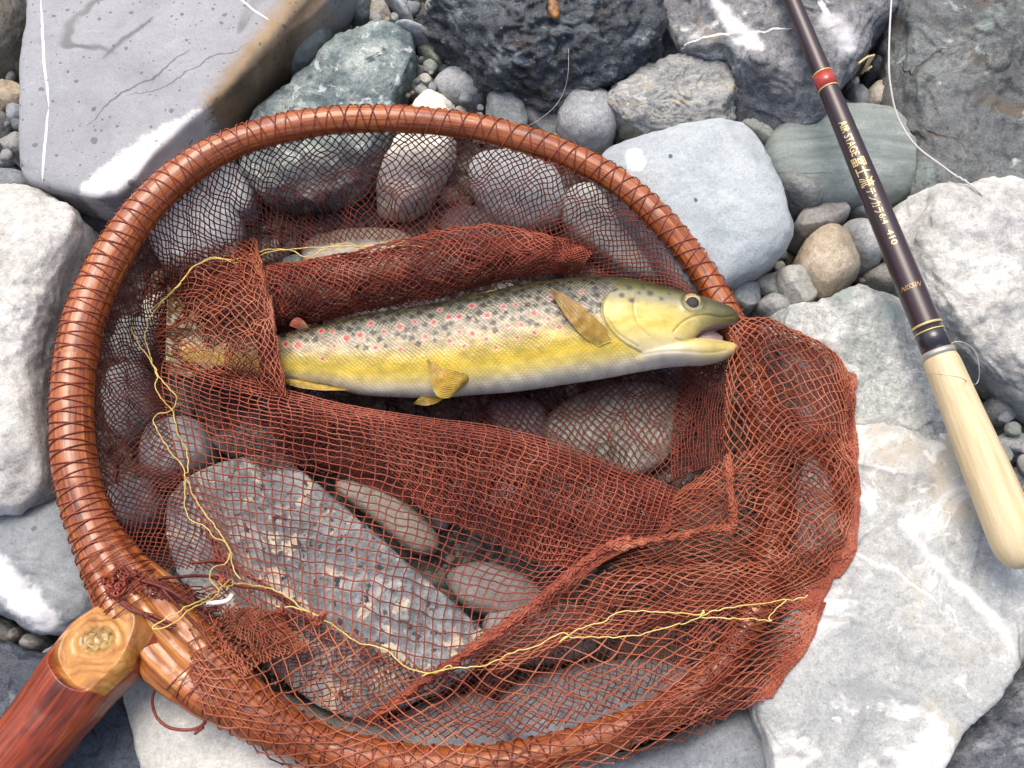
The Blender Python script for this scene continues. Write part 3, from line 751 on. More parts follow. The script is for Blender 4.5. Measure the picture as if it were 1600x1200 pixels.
stone('rounded grey pebble at the right edge beside the grip', oval(1572, 700, 30, 22, 0), 22, [(0.25, 0.26, 0.26), (0.33, 0.335, 0.335)], e=0.7)
stone('pale pebble at the right edge under the snowy boulder', oval(1560, 640, 24, 20, 30), 20, [(0.3, 0.31, 0.31), (0.38, 0.385, 0.385)], e=0.7)
stone('blue grey pebble at the right edge beside the end of the grip', oval(1600, 750, 26, 22, 0), 22, [(0.27, 0.28, 0.295), (0.35, 0.36, 0.37)], e=0.7)
# ================================================================== height of the stones, for resting things on
HG = 0.002
HX0, HY0, HN, HM = -0.5, -0.42, 500, 420
HMAP = np.full((HN, HM), -4 * MM)
for V in ROCKV:
    i = ((V[:, 0] - HX0) / HG).astype(int); j = ((V[:, 1] - HY0) / HG).astype(int)
    ok = (i > 1) & (j > 1) & (i < HN - 2) & (j < HM - 2)
    i, j, z = i[ok], j[ok], V[ok, 2]
    for di in (-1, 0, 1):
        for dj in (-1, 0, 1):
            np.maximum.at(HMAP, (i + di, j + dj), z)


def hat(x, y):
    i = np.clip(((np.asarray(x) - HX0) / HG).astype(int), 0, HN - 1); j = np.clip(((np.asarray(y) - HY0) / HG).astype(int), 0, HM - 1)
    return HMAP[i, j]


# ------------------------------------------------------------------ pebbles in the gaps
TONES = [('slate grey', (0.16, 0.172, 0.178)), ('pale grey', (0.29, 0.295, 0.29)), ('green grey', (0.205, 0.225, 0.2)), ('tan', (0.34, 0.29, 0.225)), ('cream', (0.45, 0.435, 0.39)), ('brown', (0.24, 0.195, 0.155)), ('blue grey', (0.215, 0.235, 0.255))]


def pebble_mat(name, c0):
    s = NT(name.replace(' ', '_') + '_pebble')
    r = s.n('ObjectInfo').outputs['Random']
    c = s.mix(1.0, c0, s.ramp(r, [(0.0, 0.75), (1.0, 1.25)]), 'MULTIPLY')
    n1 = s.noise(90, 4, 0.6); n2 = s.noise(500, 3, 0.6)
    c = s.mix(1.0, c, s.ramp(n1, [(0.3, 0.75), (0.7, 1.22)]), 'MULTIPLY')
    c = s.mix(1.0, c, s.ramp(n2, [(0.3, 0.8), (0.7, 1.14)]), 'MULTIPLY')
    return s.out(c, 0.75, s.bump(n2, 0.35, 0.001))


PEBS = []
for k in range(9):
    r_ = np.random.default_rng(400 + k)
    t = np.linspace(0, 2 * np.pi, 11, endpoint=False)
    rr = 1 + r_.normal(0, 0.09, 11)
    xy = np.stack([np.cos(t) * rr, np.sin(t) * rr * r_.uniform(0.6, 0.95)], 1) * 0.01
    V, F, _ = rock_mesh('pebble', xy, 5.5, -5.5, e=[0.9, 0.6, 0.5][k % 3], disp=0.7, freq=110, seed=400 + k, facets=[0, 3, 5][k % 3], fdepth=0.2, nth=30, nr=12)
    V[:, 2] -= 5.5 * MM
    PEBS.append((V, F))
MPEB = [pebble_mat(a_, c_) for a_, c_ in TONES]
PEBM = [[mesh('pebble', V, F, m_) for V, F in PEBS] for m_ in MPEB]


def inside(pt, poly):
    x, y = pt; a = poly; b = np.roll(poly, -1, 0)
    c = ((a[:, 1] > y) != (b[:, 1] > y)) & (x < (b[:, 0] - a[:, 0]) * (y - a[:, 1]) / (b[:, 1] - a[:, 1] + 1e-12) + a[:, 0])
    return c.sum() % 2 == 1


GAPS = [
    ('the gravel left of the veined slab', [(-20, 40), (60, 20), (62, 300), (-20, 300)], 46, (3.0, 6.5)),
    ('gravel at the top between slab and black boulder', [(430, -20), (700, -20), (690, 60), (640, 60), (540, 70), (450, 130)], 60, (2.2, 5.5)),
    ('gravel between teal rock and hoop', [(600, 110), (660, 60), (740, 100), (860, 160), (960, 240), (900, 250), (620, 180)], 70, (2.0, 4.6)),
    ('gravel between veined slab and teal rock', [(330, 190), (430, 100), (470, 130), (410, 190), (360, 220)], 22, (2.5, 4.5)),
    ('gravel beside the rod under the quartz streaked boulder', [(1250, 190), (1300, 130), (1400, 60), (1420, 190), (1330, 190)], 50, (1.8, 4.6)),
    ('the gravel around the tan egg shaped stone', [(1160, 470), (1220, 400), (1250, 330), (1400, 340), (1440, 460), (1300, 480), (1200, 500)], 60, (1.8, 4.6)),
    ('gravel under the snowy boulder at right edge', [(1500, 600), (1640, 600), (1640, 900), (1600, 880), (1500, 700)], 26, (3.5, 7.0)),
    ('the gravel left of the handle', [(-20, 950), (150, 960), (140, 1040), (-20, 1020)], 22, (3.0, 5.5)),
    ('the gravel seen through the net inside the hoop', [(180, 330), (560, 230), (900, 280), (1100, 480), (1050, 760), (900, 900), (760, 900), (500, 740), (200, 820), (150, 600)], 70, (3.5, 8.0)),
]
for gi, (where, poly, cnt, (ra, rb)) in enumerate(GAPS):
    pw = PP(poly, 4)[:, :2]
    lo, hi = pw.min(0), pw.max(0)
    placed = []; tries = 0; r_ = np.random.default_rng(50 + gi)
    while len(placed) < cnt and tries < 4000:
        tries += 1
        q = r_.uniform(lo, hi)
        if not inside(q, pw): continue
        rad = r_.uniform(ra, rb) * (1 if tries < 2000 else 0.75) * MM
        h = hat(q[0], q[1])
        if h > (2 if 'inside the hoop' in where else 24) * MM: continue
        if any((q[0] - a[0]) ** 2 + (q[1] - a[1]) ** 2 < ((rad + a[2]) * 0.8) ** 2 for a in placed): continue
        placed.append((q[0], q[1], rad))
        tn = r_.choice(7, p=[0.22, 0.2, 0.16, 0.12, 0.06, 0.1, 0.14])
        o = bpy.data.objects.new('pebble', PEBM[tn][r_.integers(9)])
        o.location = (q[0], q[1], max(h, 0) + rad * 0.42)
        s_ = rad / 0.01
        o.scale = (s_ * r_.uniform(0.85, 1.25), s_ * r_.uniform(0.85, 1.15), s_ * r_.uniform(0.8, 1.3))
        o.rotation_euler = (r_.uniform(-0.4, 0.4), r_.uniform(-0.4, 0.4), r_.uniform(0, 6.28))
        COL.objects.link(o)
        tag(o, ('tiny ' if rad < (ra + rb) / 2 * MM else 'small ') + TONES[tn][0] + ' pebble in ' + where, 'pebble', 'pebbles in ' + where)

# fine gravel: nobody could count it
r_ = np.random.default_rng(77)
ico = np.array([(0, 0, 1), (.894, 0, .447), (.276, .851, .447), (-.724, .526, .447), (-.724, -.526, .447), (.276, -.851, .447), (.724, .526, -.447), (-.276, .851, -.447), (-.894, 0, -.447), (-.276, -.851, -.447), (.724, -.526, -.447), (0, 0, -1)])
icf = np.array([(0, 1, 2), (0, 2, 3), (0, 3, 4), (0, 4, 5), (0, 5, 1), (1, 6, 2), (2, 7, 3), (3, 8, 4), (4, 9, 5), (5, 10, 1), (2, 6, 7), (3, 7, 8), (4, 8, 9), (5, 9, 10), (1, 10, 6), (11, 7, 6), (11, 8, 7), (11, 9, 8), (11, 10, 9), (11, 6, 10)])
e_ = {}; vv = list(ico); ff = []
for a, b, c in icf:
    m_ = []
    for p, q in ((a, b), (b, c), (c, a)):
        k = (min(p, q), max(p, q))
        if k not in e_:
            x = vv[p] + vv[q]; e_[k] = len(vv); vv.append(x / np.linalg.norm(x))
        m_.append(e_[k])
    ff += [(a, m_[0], m_[2]), (b, m_[1], m_[0]), (c, m_[2], m_[1]), tuple(m_)]
vv = np.array(vv); ff = np.array(ff)
ng = 6500
pos = np.stack([r_.uniform(-0.42, 0.42, ng), r_.uniform(-0.3, 0.36, ng)], 1)
h = hat(pos[:, 0], pos[:, 1]); keep = h < 6 * MM
pos, h = pos[keep], h[keep]; ng = len(pos)
sz = r_.uniform(1.0, 3.2, ng) * MM
sc3 = sz[:, None] * r_.uniform(0.6, 1.3, (ng, 3))
an = r_.uniform(0, 6.28, ng)
base = vv[None] * (1 + r_.normal(0, 0.12, (ng, len(vv), 1))) * sc3[:, None]
x = base[..., 0] * np.cos(an)[:, None] - base[..., 1] * np.sin(an)[:, None]
y = base[..., 0] * np.sin(an)[:, None] + base[..., 1] * np.cos(an)[:, None]
gv = np.stack([x + pos[:, 0:1], y + pos[:, 1:2], base[..., 2] + (np.maximum(h, -3 * MM) + sz * 0.3)[:, None]], 2).reshape(-1, 3)
gf = (ff[None] + (np.arange(ng) * len(vv))[:, None, None]).reshape(-1, 3)
s = NT('fine_gravel')
c = s.ramp(s.attr('tone').outputs['Fac'], [(0, (0.10, 0.1, 0.1)), (0.4, (0.2, 0.205, 0.2)), (0.7, (0.27, 0.25, 0.21)), (0.9, (0.33, 0.32, 0.3)), (1, (0.5, 0.48, 0.44))])
mg = s.out(c, 0.8, s.bump(s.noise(600, 3), 0.3, 0.0006))
g = obj('fine_gravel', mesh('fine_gravel', gv, gf, mg, attrs={'tone': np.repeat(r_.uniform(0, 1, ng), len(vv))}))
tag(g, 'fine grey and tan gravel between the stones', 'gravel', kind='stuff')
# ================================================================== landing net
net = empty('landing_net', tuple(P(660, 690, 60)))
NO = np.array(net.location)
tag(net, 'wooden landing net with rust red mesh bag and branch handle lying on the stones', 'landing net')


def nobj(name, V, F, mat, parent=None, attrs=None, smooth=True):
    return obj(name, mesh(name, np.asarray(V) - NO, F, mat, smooth, attrs), parent or net)


def wood_mat(name, stops, ringscale=1.0, rough=0.24, coat=0.4, patch=None, cut=None):
    s = NT(name)
    uv = s.attr('wood').outputs['Vector']            # x along (m), y round (rad), z radial
    mp = s.n('Mapping'); s.l(uv, mp.inputs['Vector']); mp.inputs['Scale'].default_value = (9, 2.2, 1)
    n1 = s.noise(2.2, 6, 0.6, mp.outputs[0], 0.8)
    c = s.ramp(n1, stops)
    mp2 = s.n('Mapping'); s.l(uv, mp2.inputs['Vector']); mp2.inputs['Scale'].default_value = (30, 14, 1)
    n2 = s.noise(1.6, 6, 0.65, mp2.outputs[0], 0.3)
    c = s.mix(1.0, c, s.ramp(n2, [(0.3, 0.55), (0.5, 1.0), (0.75, 1.3)]), 'MULTIPLY')
    mp3 = s.n('Mapping'); s.l(uv, mp3.inputs['Vector']); mp3.inputs['Scale'].default_value = (55, 3, 1)
    n3 = s.noise(1.0, 4, 0.6, mp3.outputs[0])
    c = s.mix(s.math('MULTIPLY', s.step(n3, 0.6, 0.75), 0.6), c, stops[0][1])
    if patch:
        for colr, sc, lo, hi in patch:
            c = s.mix(s.step(s.noise(sc, 5, 0.6, None, 0.7), lo, hi), c, colr)
    if cut:
        rk_ = s.attr('knot').outputs['Fac']
        wv = s.math('ADD', rk_, s.math('MULTIPLY', s.noise(120, 4, 0.6), 0.006))
        rings = s.math('SINE', s.math('MULTIPLY', wv, 1500.0))
        cc = s.ramp(s.noise(70, 5, 0.6, None, 0.8), cut)
        cc = s.mix(s.math('MULTIPLY', s.step(rings, 0.0, 1.0), 0.35), cc, cut[0][1])
        core = s.step(wv, 0.0115, 0.007)
        cc = s.mix(core, cc, s.ramp(s.noise(420, 4, 0.7), [(0.35, (0.06, 0.03, 0.012)), (0.5, (0.3, 0.17, 0.04)), (0.7, (0.5, 0.36, 0.12))]))
        c = s.mix(s.step(s.attr('cut').outputs['Fac'], 0.3, 0.7), c, cc)
    nb = s.bump(s.math('ADD', n2, n3), 0.25, 0.001)
    r = s.ramp(n2, [(0.3, rough + 0.16), (0.7, rough)])
    return s.out(c, r, nb, Coat_Weight=coat, Coat_Roughness=0.12, Specular_IOR_Level=0.5)


M_HOOP = wood_mat('hoop_wood', [(0.30, (0.07, 0.014, 0.004)), (0.43, (0.22, 0.048, 0.009)), (0.58, (0.40, 0.108, 0.02)), (0.74, (0.60, 0.25, 0.06))])
M_FORK = wood_mat('fork_wood', [(0.25, (0.13, 0.03, 0.008)), (0.45, (0.33, 0.1, 0.02)), (0.6, (0.5, 0.2, 0.05)), (0.78, (0.66, 0.4, 0.17))], patch=[((0.62, 0.4, 0.19), 40, 0.58, 0.68)])
M_HANDLE = wood_mat('handle_bark', [(0.28, (0.05, 0.01, 0.004)), (0.45, (0.18, 0.026, 0.006)), (0.6, (0.32, 0.05, 0.010)), (0.78, (0.42, 0.105, 0.024))], rough=0.25, coat=0.35, patch=[((0.06, 0.03, 0.018), 26, 0.54, 0.7)], cut=[(0.3, (0.17, 0.05, 0.008)), (0.5, (0.40, 0.165, 0.025)), (0.75, (0.56, 0.30, 0.075))])
HOOP = [(118, 560, 77), (112, 650, 77), (120, 740, 77), (143, 820, 76), (180, 892, 75), (235, 965, 73), (300, 1036, 72), (380, 1102, 70), (475, 1155, 67), (580, 1186, 64), (700, 1196, 61), (820, 1184, 58), (940, 1152, 54), (1050, 1106, 51), (1128, 1040, 49), (1180, 950, 48), (1206, 850, 47), (1208, 750, 47), (1190, 640, 48), (1156, 530, 46), (1102, 432, 47), (1040, 352, 52), (970, 288, 54), (880, 240, 56), (770, 205, 59), (660, 189, 62), (560, 186, 65), (460, 197, 67), (370, 222, 70), (292, 266, 72), (225, 328, 74), (175, 400, 75), (138, 480, 76)]
HR = np.array([10.5, 10.5, 10.5, 11, 14.0, 17.5, 16.5, 13.0, 10.2, 9.2, 8.5, 8.2, 8, 8, 8, 8, 8, 7.8, 7.6, 7.5, 7.4, 7.4, 7.4, 7.4, 7.4, 7.4, 7.5, 7.8, 8.2, 8.8, 9.4, 9.8, 10.2]) * MM
NH, NS = 900, 48
hc = cat1(PP(HOOP), NH, True)
hr = cat1(HR[:, None], NH, True)[:, 0]
hr *= 1 + 0.035 * fbm(hc * 30, 3)
hT, hA, hB = frames(hc, True)
a = np.linspace(0, 2 * np.pi, NS, endpoint=False)
dirs = np.cos(a)[None, :, None] * hA[:, None] + np.sin(a)[None, :, None] * hB[:, None]
su = np.concatenate([[0], np.cumsum(np.linalg.norm(np.diff(hc, axis=0), axis=1))])
fork = np.exp(-(((np.arange(NH) / NH * len(HOOP)) - 5.3) / 1.1) ** 2)      # where the branch forks
lump = fork[:, None] ** 0.7 * (-0.34 * np.exp(-((a[None] - 1.35) / 0.2) ** 2) - 0.2 * np.exp(-((a[None] - 2.15) / 0.16) ** 2) - 0.12 * np.exp(-((a[None] - 0.7) / 0.14) ** 2) + 0.13 * np.sin(2.0 * a[None] + 1.0))
RR = hr[:, None] * (1 + lump)
HV = hc[:, None] + RR[..., None] * dirs
HV = HV.reshape(-1, 3)
HV += ((dirs.reshape(-1, 3)) * (fbm(HV * 55, 3) * (0.4 + 1.3 * np.repeat(fork, NS)) * MM)[:, None])
wood = np.stack([np.repeat(su, NS), np.tile(a, NH), np.zeros(NH * NS)], 1)
hoop = nobj('hoop', HV, grid_faces(NH, NS, True, True), M_HOOP, attrs={'wood': wood})
hoop.data.materials.append(M_FORK)
fi = np.zeros(NH * NS, dtype=np.int32); fi[np.repeat(fork, NS) > 0.55] = 1
hoop.data.polygons.foreach_set('material_index', fi)

# handle: a branch coming in from the lower left, its end sawn to a smooth facet
NHN, NHS = 320, 128
hp = cat1(PP([(-82, 1312, 73), (-18, 1236, 73), (42, 1166, 74), (98, 1098, 75), (136, 1050, 76), (172, 1012, 76), (214, 990, 74), (262, 990, 71)]), NHN)
hrad = cat1(np.array([16.5, 16.8, 17.2, 18.2, 19.4, 20.3, 17.5, 11.])[:, None] * MM, NHN)[:, 0]
T, A, B = frames(hp)
a2 = np.linspace(0, 2 * np.pi, NHS, endpoint=False)
dv = np.cos(a2)[None, :, None] * A[:, None] + np.sin(a2)[None, :, None] * B[:, None]
HV2 = (hp[:, None] + hrad[:, None, None] * dv)
sl_ = np.concatenate([[0], np.cumsum(np.linalg.norm(np.diff(hp, axis=0), axis=1))])
HV2 = HV2.reshape(-1, 3)
HV2 += dv.reshape(-1, 3) * (fbm(HV2 * 40, 3) * 0.9 * MM)[:, None]
fc = P(160, 1010, 91)
fn = np.array([-0.22, 0.16, 0.95]); fn /= np.linalg.norm(fn)
# sawn facet: an oval dished cut on the upper side of the elbow
rel = HV2 - fc
inp = rel - (rel @ fn)[:, None] * fn
pd = P(220, 1030, 92) - P(100, 1000, 92); pd[2] = 0; pd /= np.linalg.norm(pd); pq = np.array([-pd[1], pd[0], 0])
el = np.sqrt(((inp @ pd) / 0.0225) ** 2 + ((inp @ pq) / 0.0195) ** 2) * (1 + 0.16 * noise3(HV2 * 45))
ov = (rel @ fn) + 1.5 * MM
wcut = np.clip((1.06 - el) / 0.12, 0, 1) * (rel @ fn > -9 * MM)
wcut = wcut * wcut * (3 - 2 * wcut)
HV2 -= (np.clip(ov, 0, None) * wcut)[:, None] * fn * 0.95
rk = np.linalg.norm(((HV2 - P(150, 1000, 90)) * np.array([0.75, 1.2, 0])), axis=1) * (1 + 0.3 * noise3(HV2 * 90))
HV2[:, 2] += wcut * (0.5 * np.sin(rk * 1200) * np.exp(-(rk / 0.012) ** 2) - 1.6 * np.exp(-(rk / 0.006) ** 2) + 0.5 * noise3(HV2 * 400) * np.exp(-(rk / 0.009) ** 2)) * MM
wd2 = np.stack([np.repeat(sl_, NHS), np.tile(a2, NHN), np.zeros(NHN * NHS)], 1)
handle = nobj('handle', HV2, grid_faces(NHN, NHS, wrap_m=True), M_HANDLE, attrs={'wood': wd2, 'cut': wcut, 'knot': rk})
# what lies over the hoop rests on it
HMAP2 = HMAP.copy()
for Vv in (HV, HV2):
    i = ((Vv[:, 0] - HX0) / HG).astype(int); j = ((Vv[:, 1] - HY0) / HG).astype(int)
    ok = (i > 1) & (j > 1) & (i < HN - 2) & (j < HM - 2)
    np.maximum.at(HMAP2, (i[ok], j[ok]), Vv[ok, 2])
k0 = HMAP2.copy()
for di in (-1, 0, 1):
    for dj in (-1, 0, 1):
        HMAP2 = np.maximum(HMAP2, np.roll(np.roll(k0, di, 0), dj, 1) - 0.4 * MM)


def hat2(x, y):
    i = np.clip(((np.asarray(x) - HX0) / HG).astype(int), 0, HN - 1); j = np.clip(((np.asarray(y) - HY0) / HG).astype(int), 0, HM - 1)
    return HMAP2[i, j]


# ------------------------------------------------------------------ cords
def cord_mat(name, c0, c1, c2):
    s = NT(name)
    n1 = s.noise(26, 4, 0.65)
    c = s.ramp(n1, [(0.36, c0), (0.5, c1), (0.66, c2)])
    n2 = s.noise(900, 2, 0.5)
    c = s.mix(1.0, c, s.ramp(n2, [(0.3, 0.7), (0.7, 1.25)]), 'MULTIPLY')
    return s.out(c, 0.55, s.bump(n2, 0.5, 0.0005), Specular_IOR_Level=0.35)


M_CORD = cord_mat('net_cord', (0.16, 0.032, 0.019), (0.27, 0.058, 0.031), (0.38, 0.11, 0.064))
M_CORD2 = cord_mat('net_cord_lit', (0.2, 0.047, 0.022), (0.32, 0.088, 0.042), (0.43, 0.16, 0.09))  # lighter copy of the cord: sunlight put into the outer layers' colour
M_CORDD = cord_mat('net_cord_dark', (0.11, 0.022, 0.015), (0.18, 0.036, 0.022), (0.25, 0.058, 0.034))  # darker copy: shade put into the inner layers' colour; lashings share it
RC = 0.43 * MM

# lacing that wraps the hoop in diamonds
NL = 148
lac = []
for fam in (1, -1):
    for k in range(NL):
        ph = np.linspace(-0.55 * np.pi, 1.28 * np.pi, 30)      # round the bar: inner underside -> over the top -> outer underside
        fr = (k + fam * (ph / np.pi) * 1.0 + 0.12 * math.sin(k * 2.3)) / NL
        ii = (fr * NH) % NH
        i0 = ii.astype(int); f = (ii - i0)[:, None]; i1 = (i0 + 1) % NH
        c_ = hc[i0] * (1 - f) + hc[i1] * f
        A_ = hA[i0]; B_ = hB[i0]; r_h = (hr[i0] * (1 - f[:, 0]) + hr[i1] * f[:, 0]) + 0.55 * MM
        if 4.75 < (fr.mean() % 1) * len(HOOP) < 5.95: continue
        lac.append(c_ + r_h[:, None] * (np.cos(ph)[:, None] * A_ + np.sin(ph)[:, None] * B_))
V, F = strands(lac, RC * 0.85, 4)
o = nobj('hoop_lacing', V, F, M_CORD); tag(o, kind='stuff')


# ------------------------------------------------------------------ the bag, sheet by sheet
def crw(n_ctrl, u):
    t = np.clip(u, 0, 1) * (n_ctrl - 1)
    i = np.minimum(np.floor(t).astype(int), n_ctrl - 2); f = t - i
    w_ = np.stack([-0.5 * f + f**2 - 0.5 * f**3, 1 - 2.5 * f**2 + 1.5 * f**3, 0.5 * f + 2 * f**2 - 1.5 * f**3, -0.5 * f**2 + 0.5 * f**3], 1)
    idx = np.stack([i - 1, i, i + 1, i + 2], 1)
    return w_, idx


def surf(G, u, v):
    """bicubic through a control grid G[row(v)][col(u)]"""
    R_, C_, _ = G.shape
    E = np.zeros((R_ + 2, C_ + 2, 3)); E[1:-1, 1:-1] = G
    E[0, 1:-1] = 2 * G[0] - G[1]; E[-1, 1:-1] = 2 * G[-1] - G[-2]
    E[:, 0] = 2 * E[:, 1] - E[:, 2]; E[:, -1] = 2 * E[:, -2] - E[:, -3]
    wu, iu = crw(C_, u); wv, iv = crw(R_, v)
    r = np.zeros((len(u), 3))
    for a_ in range(4):
        for b_ in range(4):
            r += (wv[:, a_] * wu[:, b_])[:, None] * E[iv[:, a_] + 1, iu[:, b_] + 1]
    return r


def fit_rows(rows):
    """rows of (px,py,z) polylines with any number of points -> control grid of equal columns"""
    m_ = max(len(r) for r in rows)
    return np.array([cat1(PP(r), m_) if len(r) != m_ else PP(r) for r in rows])


def sheet(name, rows, nu, nv, mode='diamond', mat=None, ripple=(), wob=0.60, jit=0.28, rest=True, lift=1.2, r=RC, seed=0, squeeze=0.000, sub=3, over=False, dz=0.0, curl=''):
    rows = [list(r_) for r_ in rows]
    if 'u' in curl:      # the cloth folds back under itself at its right edge
        rows = [r_[:-1] + [(r_[-1][0] - 4, r_[-1][1], r_[-1][2] + 5), (r_[-1][0] - 1, r_[-1][1] + 3, r_[-1][2] - 1), (r_[-1][0] - 26, r_[-1][1] + 6, r_[-1][2] - 5)] for r_ in rows]
    if 'v' in curl:
        rows = [[(a_ - 4, b_ + 26, c_ - 10) for a_, b_, c_ in rows[0]], [(a_, b_ + 1, c_ - 4) for a_, b_, c_ in rows[0]]] + [[(a_, b_ + 5, c_ + 2) for a_, b_, c_ in rows[0]]] + rows[1:]
    G = fit_rows(rows)
    lines = []
    if mode == 'diamond':
        for fam in (1, -1):
            for k in range(-nv, nu + nv + 1):
                tt = np.linspace(0, nv, nv * sub + 1)
                u = (k + fam * tt + (0.5 if fam < 0 else 0.5)) / nu
                ok = (u >= 0) & (u <= 1)
                if ok.sum() > 2: lines.append((u[ok], tt[ok] / nv))
    else:
        for k in range(nu + 1):
            t = np.linspace(0, 1, nv * sub + 1); lines.append((np.full_like(t, k / nu), t))
        for k in range(nv + 1):
            t = np.linspace(0, 1, nu * sub + 1); lines.append((t, np.full_like(t, k / nv)))
    lens = [len(l[0]) for l in lines]
    if mode == 'diamond':       # knots where the cords cross
        m_, n_ = np.meshgrid(np.arange(0, 2 * nv + 1), np.arange(-1, 2 * nu), indexing='ij')
        kk = ((m_ + n_) % 2 == 0)
        ku = (n_[kk] / 2 + 0.5) / nu; kv = m_[kk] / 2 / nv
        ok = (ku >= 0) & (ku <= 1); ku, kv = ku[ok], kv[ok]
    else:
        ku, kv = [q_.ravel() for q_ in np.meshgrid(np.arange(nu + 1) / nu, np.arange(nv + 1) / nv, indexing='ij')]
    u = np.concatenate([l[0] for l in lines] + [ku]); v = np.concatenate([l[1] for l in lines] + [kv])
    # uneven meshes
    q = np.stack([u * nu * 0.45, v * nv * 0.45, np.full_like(u, seed * 3.1)], 1)
    du = noise3(q) * jit / nu; dv_ = noise3(q + 31.7) * jit / nv
    ql = np.stack([u * 4.0, v * 3.0, np.full_like(u, seed * 7.7 + 3)], 1)
    du = du + noise3(ql) * squeeze; dv_ = dv_ + noise3(ql + 11) * squeeze
    edge = np.clip(np.minimum(np.minimum(u, 1 - u), np.minimum(v, 1 - v)) * 8, 0, 1)
    X = surf(G, np.clip(u + du * edge, 0, 1), np.clip(v + dv_ * edge, 0, 1))
    for amp, fu, fv, ph, warp in ripple:
        wv = noise3(np.stack([u * 3, v * 3, np.full_like(u, seed + ph)], 1)) * warp
        X[:, 2] += amp * MM * np.sin(2 * np.pi * (fu * u + fv * v) + ph + wv) * (0.3 + 0.7 * edge)
    X += np.stack([noise3(X * 160 + seed), noise3(X * 160 + seed + 20), noise3(X * 130 + seed + 40) * 1.4], 1) * wob * MM * (0.2 + 0.8 * edge)[:, None]
    X += np.stack([noise3(X * 700 + seed), noise3(X * 700 + seed + 5), noise3(X * 700 + 9)], 1) * 0.25 * MM
    if over:
        X += np.stack([noise3(X * 38 + seed * 2.2), noise3(X * 38 + seed * 2.2 + 9), X[:, 0] * 0], 1) * 3.5 * MM
    if rest:
        X[:, 2] = np.maximum(X[:, 2] + dz * MM, (hat2 if over else hat)(X[:, 0], X[:, 1]) + lift * MM)
    out = []; k = 0
    for L in lens:
        out.append(X[k:k + L]); k += L
    V, F = strands(out, r)
    oc = np.array([(1, 0, 0), (-1, 0, 0), (0, 1, 0), (0, -1, 0), (0, 0, 1), (0, 0, -1)]) * r * 1.75
    of = np.array([(0, 2, 4), (2, 1, 4), (1, 3, 4), (3, 0, 4), (2, 0, 5), (1, 2, 5), (3, 1, 5), (0, 3, 5)])
    kp = X[k:]
    KV = (kp[:, None] + oc[None]).reshape(-1, 3); KF = (of[None] + (np.arange(len(kp)) * 6)[:, None, None]).reshape(-1, 3) + len(V)
    V = np.vstack([V, KV]); F = F + [KF]
    o = nobj(name, V, F, mat or M_CORD, parent=bag)
    tag(o, kind='stuff')
    return o


bag = obj('mesh_bag', None, net)
bag['kind'] = 'stuff'

# inner wall from the hoop down to the floor (left, top, right)
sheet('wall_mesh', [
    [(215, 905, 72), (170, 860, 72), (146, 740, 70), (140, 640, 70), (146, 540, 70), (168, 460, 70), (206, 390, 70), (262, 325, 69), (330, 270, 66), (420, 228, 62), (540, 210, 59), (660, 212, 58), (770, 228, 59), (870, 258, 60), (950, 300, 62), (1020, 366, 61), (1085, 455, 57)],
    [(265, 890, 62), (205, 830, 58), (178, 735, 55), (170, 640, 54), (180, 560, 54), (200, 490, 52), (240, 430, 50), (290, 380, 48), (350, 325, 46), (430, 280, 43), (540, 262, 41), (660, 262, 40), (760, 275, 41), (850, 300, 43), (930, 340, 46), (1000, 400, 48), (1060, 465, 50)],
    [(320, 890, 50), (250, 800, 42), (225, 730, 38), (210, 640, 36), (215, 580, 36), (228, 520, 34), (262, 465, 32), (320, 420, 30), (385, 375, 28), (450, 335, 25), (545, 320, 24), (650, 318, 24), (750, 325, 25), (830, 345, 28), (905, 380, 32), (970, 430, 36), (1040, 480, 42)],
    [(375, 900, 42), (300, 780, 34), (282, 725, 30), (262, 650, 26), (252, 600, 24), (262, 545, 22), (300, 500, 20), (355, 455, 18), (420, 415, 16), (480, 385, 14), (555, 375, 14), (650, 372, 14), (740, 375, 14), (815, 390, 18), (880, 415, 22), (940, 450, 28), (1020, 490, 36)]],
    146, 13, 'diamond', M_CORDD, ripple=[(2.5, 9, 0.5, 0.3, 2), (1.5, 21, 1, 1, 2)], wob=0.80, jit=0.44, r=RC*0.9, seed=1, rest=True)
# floor of the bag
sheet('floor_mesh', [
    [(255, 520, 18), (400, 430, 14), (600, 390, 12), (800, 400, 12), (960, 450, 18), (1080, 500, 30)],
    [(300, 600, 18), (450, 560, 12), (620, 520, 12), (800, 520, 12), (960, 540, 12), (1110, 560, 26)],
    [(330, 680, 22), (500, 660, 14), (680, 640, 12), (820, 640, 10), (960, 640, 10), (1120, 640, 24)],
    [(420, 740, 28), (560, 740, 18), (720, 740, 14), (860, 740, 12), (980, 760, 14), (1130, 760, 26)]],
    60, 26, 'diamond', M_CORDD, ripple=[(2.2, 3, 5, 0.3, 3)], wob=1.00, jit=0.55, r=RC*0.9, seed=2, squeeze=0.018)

# roll behind the fish
sheet('back_fold', [
    [(330, 440, 20), (420, 415, 24), (520, 400, 24), (640, 372, 26), (760, 352, 28), (880, 372, 26), (935, 388, 24)],
    [(345, 440, 44), (430, 420, 50), (530, 402, 50), (650, 374, 48), (760, 356, 46), (870, 378, 42), (925, 396, 34)],
    [(370, 470, 52), (440, 450, 58), (540, 430, 58), (660, 405, 54), (770, 385, 50), (865, 396, 46), (915, 408, 36)],
    [(395, 515, 42), (445, 492, 46), (545, 468, 46), (665, 445, 44), (775, 418, 42), (860, 415, 38), (910, 418, 32)],
    [(420, 530, 22), (450, 515, 26), (550, 490, 26), (670, 470, 26), (780, 440, 26), (860, 428, 26), (905, 428, 24)]],
    52, 13, 'diamond', M_CORD, ripple=[(1.6, 7, 1.2, 0.5, 3), (1.0, 15, -1, 1.5, 3)], wob=0.80, jit=0.50, seed=3, squeeze=0.018)
